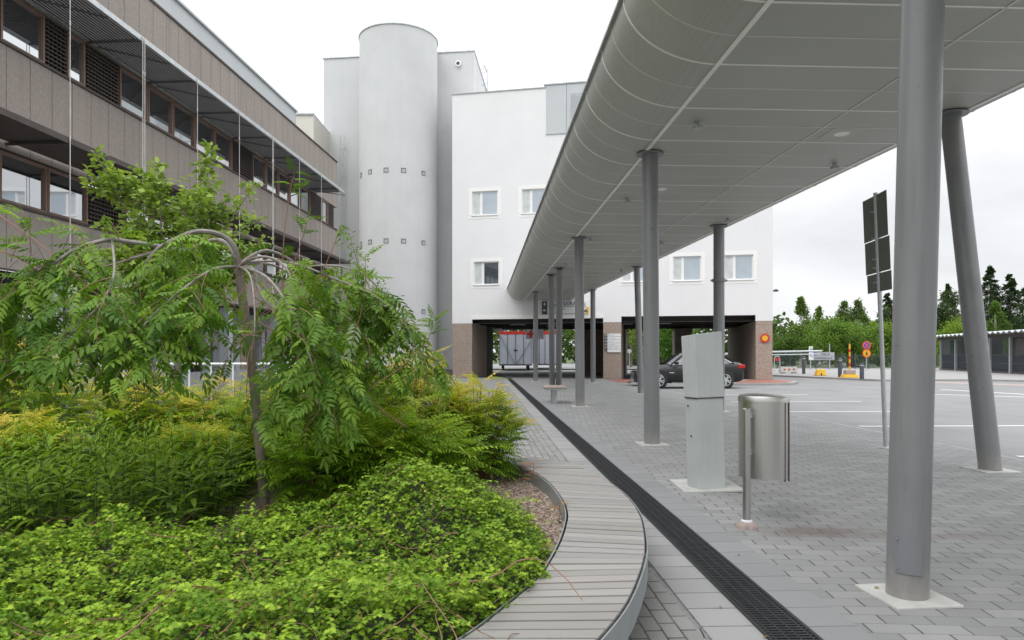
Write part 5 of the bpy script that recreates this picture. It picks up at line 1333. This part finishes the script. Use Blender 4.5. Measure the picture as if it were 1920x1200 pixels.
# round signs
p = ground_at(1625, 695.5); k_ = p.y/FOC; sg = empty('prohibition_signs', p, 0, 'post with blue no parking disc above a yellow no walking disc', 'sign')
b = MB(); b.tube([(0, .05, 0), (0, .05, lz_(640))], .04, 8); b.build('post', M['galv'], sg)
disc_sign(sg, 1, ((8*k_, M['orange'], 'stop_disc'), (5.9*k_, M['blue'], 'disc_face')), lz_(647.5))
b = MB(); zz = lz_(647.5); q = 5.6*k_*.707; b.bar((-q, -.02, zz+q), (q, -.02, zz-q), .01, 1.6*k_); b.bar((-q, -.022, zz-q), (q, -.022, zz+q), .01, 1.6*k_); b.build('slash', M['orange'], sg)
disc_sign(sg, 1, ((8*k_, M['orange'], 'walk_disc'), (6.2*k_, M['yellow'], 'disc_face')), lz_(662.5))
b = MB(); zz = lz_(662.5); b.bar((0, -.03, zz+2.5*k_), (-.3*k_, -.03, zz-.8*k_), .02, 1.4*k_); b.bar((-.3*k_, -.03, zz-.8*k_), (-2.2*k_, -.03, zz-4*k_), .02, .9*k_); b.bar((-.3*k_, -.03, zz-.8*k_), (1.8*k_, -.03, zz-4*k_), .02, .9*k_); b.lathe([(.01, -.02), (1.*k_, .02), (.01, 1.8*k_)], (0.3*k_, -.03, zz+2.6*k_), 8); b.bar((-3*k_, -.03, zz+1.*k_), (3*k_, -.03, zz-1.2*k_), .02, .8*k_); b.build('walking_figure', M['signdark'], sg)
# lamp on the white building corner
p = P(1452, 545, 43.2); wl = empty('wall_lamp', p, 0, 'small dark lamp at the right corner of the white building', 'lamp')
b = MB(); b.box(-.45, .1, -.05, .05, -.04, .04); b.lathe([(.12, -.06), (.18, 0), (.05, .1)], (.1, 0, 0), 12); b.build('fitting', M['dark'], wl)

# ------------------------------------------------------------ fence
fn = empty('fence', (21, 73, 0), 0, 'long black metal bar fence across the far side of the car park', 'fence')
f0, f1 = Vector((21, 76, 0)), Vector((47, 73.5, 0)); nb = 190
b = MB(); b2 = MB()
for k in range(nb+1):
    q = f0.lerp(f1, k/nb)-Vector((21, 73, 0))
    if k % 10 == 0: b2.bar(q, q+Vector((0, 0, 1.65)), .08)
    else: b.bar(q+Vector((0, 0, .1)), q+Vector((0, 0, 1.5)), .028)
for z_ in (.12, 1.5): b.bar(f0-Vector((21, 73, -z_)), f1-Vector((21, 73, -z_)), .04)
b.build('bars', M['bollard'], fn); b2.build('post', M['bollard'], fn)
# ------------------------------------------------------------ bike shed on the right
A0 = Vector((43.6, 69.5, 0)); dv = Vector((-2.8, -14, 0)).normalized(); sh0 = empty('cycle_shed', A0, math.atan2(dv.y, dv.x), 'grey open fronted shed with wavy corrugated roof behind the right columns', 'shed')
# local x runs toward the camera, local y to the right (away from road)?  y+ = rotate dv by 90 deg ccw
LN = 30.; ys = 1   # +y local = dv rotated +90 -> points to +X side
b = MB(); nw = 150
for k in range(nw):
    x0, x1 = -.6+k*(LN+1.2)/nw, -.6+(k+1)*(LN+1.2)/nw
    z0, z1 = 3.42+.09*math.sin(2*PI*x0/.9), 3.42+.09*math.sin(2*PI*x1/.9)
    b.quad((x0, -.9, z0), (x1, -.9, z1), (x1, 5, z1+.35), (x0, 5, z0+.35)); b.quad((x0, -.9, z0-.07), (x1, -.9, z1-.07), (x1, -.9, z1), (x0, -.9, z0)); b.quad((x0, -.9, z0-.07), (x0, 5, z0+.28), (x1, 5, z1+.28), (x1, -.9, z1-.07))
b.build('roof', M['galv'], sh0)
b = MB(); b.box(-.3, LN, -.12, .0, 3.02, 3.28); b.box(-.3, LN, 0, 4.8, -.05, .14); b.build('beam', M['dark'], sh0)
b = MB(); k = 0.
while k < LN: b.box(k-.09, k+.09, -.02, .16, 0, 3.3); k += 3.4
b.build('post', M['galv'], sh0)
b = MB(); b.box(-.2, LN, 4.6, 4.7, 0, 3.3); b.box(-.2, -.1, .2, 4.6, 0, 3.3); b.build('back_wall', M['signgrey'], sh0)
b = MB(); k = 0
while k < LN:
    b.box(k, k+.035, .17, .2, .1, 1.5); k += .14
for z_ in (.1, .8, 1.5): b.box(0, LN, .165, .205, z_, z_+.04)
b.build('bar_screen', M['bollard'], sh0)
k = 1.8
while k < LN: b = MB(); b.box(k, k+1.3, .22, .25, 1.6, 2.9); b.build('window', M['glass_dark'], sh0); k += 3.4
b = MB(); b.box(4.4*3, 4.4*3+3.2, .3, 4.4, 0, 3.0)
b.build('store_box', M['dark'], sh0)

# ------------------------------------------------------------ background trees
def bushy(name, label, c, rx, rz, z0, nl, ls, cA_, cB_, seed, cat='tree', trunk=True, group='trees beyond the fence', conif=False, lumps=9, gap=.75):
    r = np.random.default_rng(seed); root = empty(name, (c[0], c[1], 0), 0, label, cat, group)
    pos = []; nl = int(nl*1.9); ls = ls*.72
    if conif: rx *= 1.35; nl = int(nl*2.0)
    if 'birch' in name: rx *= 1.35; nl = int(nl*1.3)
    if conif:
        H_ = rz; nb_ = int(H_*3.2)
        P_, D_ = [], []
        for i in range(nb_):
            t = i/nb_; z = z0+(H_-z0)*t; R_ = rx*(1-t)**.85*(.8+.4*r.random()); m_ = max(3, int(9*(1-t))+3)
            for k in range(m_):
                a_ = r.random()*2*PI; q = int(nl/(nb_*m_))+2; u = r.random(q)**.6
                P_.append(np.stack([np.cos(a_)*R_*u, np.sin(a_)*R_*u, z-R_*.28*u**1.5+r.normal(0, .08, q)], 1)+r.normal(0, .09*R_+.03, (q, 3))*(1, 1, .4)); D_.append(np.stack([np.cos(a_)*np.ones(q), np.sin(a_)*np.ones(q), -.35*np.ones(q)], 1)+r.normal(0, .4, (q, 3)))
        pos = np.concatenate(P_); D = np.concatenate(D_)
    else:
        cs = []; slim = 'birch' in name
        if slim: lumps = int(lumps*3)
        for i in range(lumps):
            a_ = r.random()*2*PI; t = r.random(); h_ = z0+(rz-z0)*((.05+.90*t) if slim else (.12+.80*t)); R_ = rx*(.35+.65*math.sin(PI*min(1, .18+.72*(1-t))))*r.random()**.5*.75; cs.append((math.cos(a_)*R_, math.sin(a_)*R_, h_, rx*(r.uniform(.16, .34)*(1.1-.65*t) if slim else r.uniform(.22, .42))))
            if slim: cs[-1] = (cs[-1][0]*(1.1-t), cs[-1][1]*(1.1-t), h_, cs[-1][3])
        cs.append((0, 0, rz-rx*.3, rx*(.10 if slim else .25)))
        per = nl//len(cs); P_, D_ = [], []
        for x, y, z, R_ in cs:
            v = r.normal(0, 1, (per, 3)); v /= np.linalg.norm(v, axis=1)[:, None]; u = (r.random(per)**.35)[:, None]*R_*(1+.25*np.sin(v[:, :1]*5+v[:, 2:]*7)); P_.append(np.array((x, y, z))+v*u*(1, 1, 1.15)); D_.append(v+r.normal(0, .6, (per, 3)))
        pos = np.concatenate(P_); D = np.concatenate(D_)
    pos[:, 2] = np.maximum(pos[:, 2], .2)
    n = len(pos); U = r.normal(0, .5, (n, 3))+(0, 0, 1)
    tint = colmix(cA_, cB_, r.beta(2, 2, n), .16)
    build_leaves('crown', [(LEAF_O[0] if not conif else LEAF[0], LEAF_O[1] if not conif else LEAF[1], pos, frames(D, U), r.uniform(.7, 1.3, n)*ls, tint)], root, M['leaf'])
    if trunk:
        b = MB(); b.tube([(0, 0, 0), (.05, 0, rz*.5), (0, 0, rz*.95)], [rx*.07+.04, rx*.045+.03, .02], 7)
        for k in range(7):
            a_ = r.random()*2*PI; zz = z0+(rz-z0)*r.random()*.7; b.tube([(0, 0, zz), (math.cos(a_)*rx*.6, math.sin(a_)*rx*.6, zz+rx*.4)], [.05, .015], 5)
        b.build('trunk', M['birch' if 'birch' in name else 'bark'], root)
    return root
M['birch'] = mat_plain('birch bark', (.62, .60, .57), .7, var=.3, vs=6)
G1, G2 = (.075, .14, .03), (.20, .32, .06)
SP1, SP2 = (.018, .04, .016), (.055, .095, .035)
def at_px(px, d): return ((px-CX)/FOC*d, d)
def topz(py, d): return EYE+(HOR-py)/FOC*d
bushy('birch_tree', 'pale trunked birch, tallest just right of the granite pillar', at_px(1502, 88), 1.9, topz(555, 88), 1.5, 2600, .30, (.07, .13, .03), (.19, .28, .07), 1, lumps=16)
bushy('birch_tree', 'slim birch, second from the granite pillar', at_px(1536, 95), 1.6, topz(572, 95), 2., 1700, .28, (.07, .13, .03), (.19, .28, .07), 2, lumps=14)
bushy('birch_tree', 'loose crowned birch left of the back view road sign', at_px(1583, 98), 2.4, topz(562, 98), 2., 2400, .28, (.06, .11, .03), (.16, .24, .07), 3, lumps=18)
bushy('birch_tree', 'airy birch nearest the pole of the back view road sign', at_px(1608, 96), 2.2, topz(560, 96), 2.5, 1900, .28, (.06, .11, .03), (.16, .24, .07), 4, lumps=16)
bushy('spruce_tree', 'dark spruce between the road sign pole and big column', at_px(1664, 104), 2.6, topz(548, 104), 1., 2800, .34, SP1, SP2, 5, conif=True)
bushy('pine_tree', 'dark pine just left of the big column', at_px(1680, 100), 3., topz(575, 100), 2., 2600, .32, (.03, .055, .02), (.08, .12, .04), 6, lumps=14)
bushy('spruce_tree', 'dark spruce just right of the big column', at_px(1776, 108), 2.8, topz(530, 108), 1., 3000, .34, SP1, SP2, 7, conif=True)
bushy('pine_tree', 'rounded dark pine between big column and slanted column', at_px(1792, 102), 3.2, topz(548, 102), 2., 3000, .32, (.03, .055, .02), (.08, .12, .04), 8, lumps=14)
bushy('spruce_tree', 'tallest pointed spruce right of the slanted column', at_px(1857, 108), 3.4, topz(497, 108), 1., 4200, .36, SP1, SP2, 9, conif=True)
bushy('spruce_tree', 'pointed spruce near the right edge of the photo', at_px(1893, 106), 3.2, topz(512, 106), 1., 3800, .36, SP1, SP2, 10, conif=True)
bushy('spruce_tree', 'spruce cut by the right edge of the photo', at_px(1925, 110), 3., topz(530, 110), 1., 2600, .36, SP1, SP2, 11, conif=True)
bushy('birch_tree', 'lighter green young tree in front of the tall spruces', at_px(1866, 92), 2.2, topz(565, 92), 2., 2400, .28, G1, (.15, .24, .06), 12, lumps=14)
bushy('maple_bush', 'big bright green round bush behind the direction board', at_px(1552, 82), 3.6, topz(612, 82), .5, 6000, .28, G1, G2, 13, cat='bush', trunk=False, lumps=18, group='bushes beyond the fence')
bushy('maple_bush', 'bright green bush behind the round prohibition signs', at_px(1600, 84), 3.4, topz(616, 84), .5, 5200, .28, G1, G2, 14, cat='bush', trunk=False, lumps=18, group='bushes beyond the fence')
bushy('maple_bush', 'yellow green bush left of the big column', at_px(1672, 84), 3.4, topz(615, 84), .3, 4200, .28, (.10, .18, .03), (.25, .36, .06), 15, cat='bush', trunk=False, lumps=16, group='bushes beyond the fence')
bushy('maple_bush', 'yellow green bush between the big column and slanted column', at_px(1785, 88), 3.6, topz(605, 88), .3, 4200, .28, (.10, .18, .03), (.25, .36, .06), 16, cat='bush', trunk=False, lumps=16, group='bushes beyond the fence')
bushy('maple_bush', 'darker bush at the granite pillar edge', at_px(1470, 84), 2.6, topz(630, 84), .3, 3600, .28, (.05, .10, .025), (.14, .22, .05), 17, cat='bush', trunk=False, lumps=14, group='bushes beyond the fence')
bushy('maple_bush', 'low mixed bush behind the fence right of the marker post', at_px(1638, 86), 3., topz(622, 86), .3, 3600, .28, (.05, .10, .025), (.16, .25, .05), 27, cat='bush', trunk=False, lumps=14, group='bushes beyond the fence')
# seen through the right opening
bushy('maple_tree', 'round dark green tree seen through the right opening beside the cabinet', at_px(1262, 80), 3., 6.6, .8, 5000, .28, (.045, .12, .02), (.13, .26, .04), 18, lumps=16)
bushy('maple_tree', 'light yellow green tree seen through the right opening by the pillar', at_px(1183, 84), 2.3, 5.6, .8, 3000, .28, (.09, .16, .03), (.24, .32, .06), 19, lumps=12)
bushy('spruce_tree', 'dark conifer behind the trees in the right opening', at_px(1222, 96), 4., 11, .5, 3600, .4, SP1, SP2, 20, conif=True)
bushy('spruce_tree', 'dark conifer filling the far left of the right opening', at_px(1180, 100), 4., 11, .5, 3600, .4, SP1, SP2, 21, conif=True)
# wall of distant wood
n = 26000; r = np.random.default_rng(5); x = r.uniform(-60, 160, n); y = r.uniform(118, 135, n); hh = 7.6+2.0*vn(x, y*0, .16, 3)+1.2*vn(x, y*0, .7, 9); z = hh*r.random(n)**.7
tag(build_leaves('distant_wood', [(LEAF_O[0], LEAF_O[1], np.stack([x, y, z], 1), frames(r.normal(0, 1, (n, 3)), r.normal(0, .5, (n, 3))+(0, 0, 1)), r.uniform(.6, 1.2, n), colmix((.03, .06, .02), (.11, .17, .05), r.random(n), .15))], None, M['leaf']), 'far off mixed wood behind the car park trees', 'wood', kind='stuff')
# small things: stop line sign through opening
p = ground_at(1180, 694); gs = empty('street_sign', p, 0, 'small round white sign on a thin post seen through the right opening', 'sign')
b = MB(); b.tube([(0, 0, 0), (0, 0, 1.9)], .05, 8); b.build('post', M['galv'], gs); disc_sign(gs, 1, ((.22, M['signwhite'], 'disc'),), 1.9, -.06)
p = ground_at(1171, 692); gs = empty('steel_gantry', p, 0, 'pale steel gantry post at the left edge of the right opening', 'gantry')
b = MB(); b.tube([(0, 0, 0), (0, 0, 3.1)], .1, 8); b.tube([(-.5, 0, 3.1), (.05, 0, 3.1)], .08, 8); b.build('frame', M['signwhite'], gs)

dg = bpy.context.evaluated_depsgraph_get()
print('OBJECTS', len(bpy.data.objects), 'POLYS', sum(len(m.polygons) for m in bpy.data.meshes))
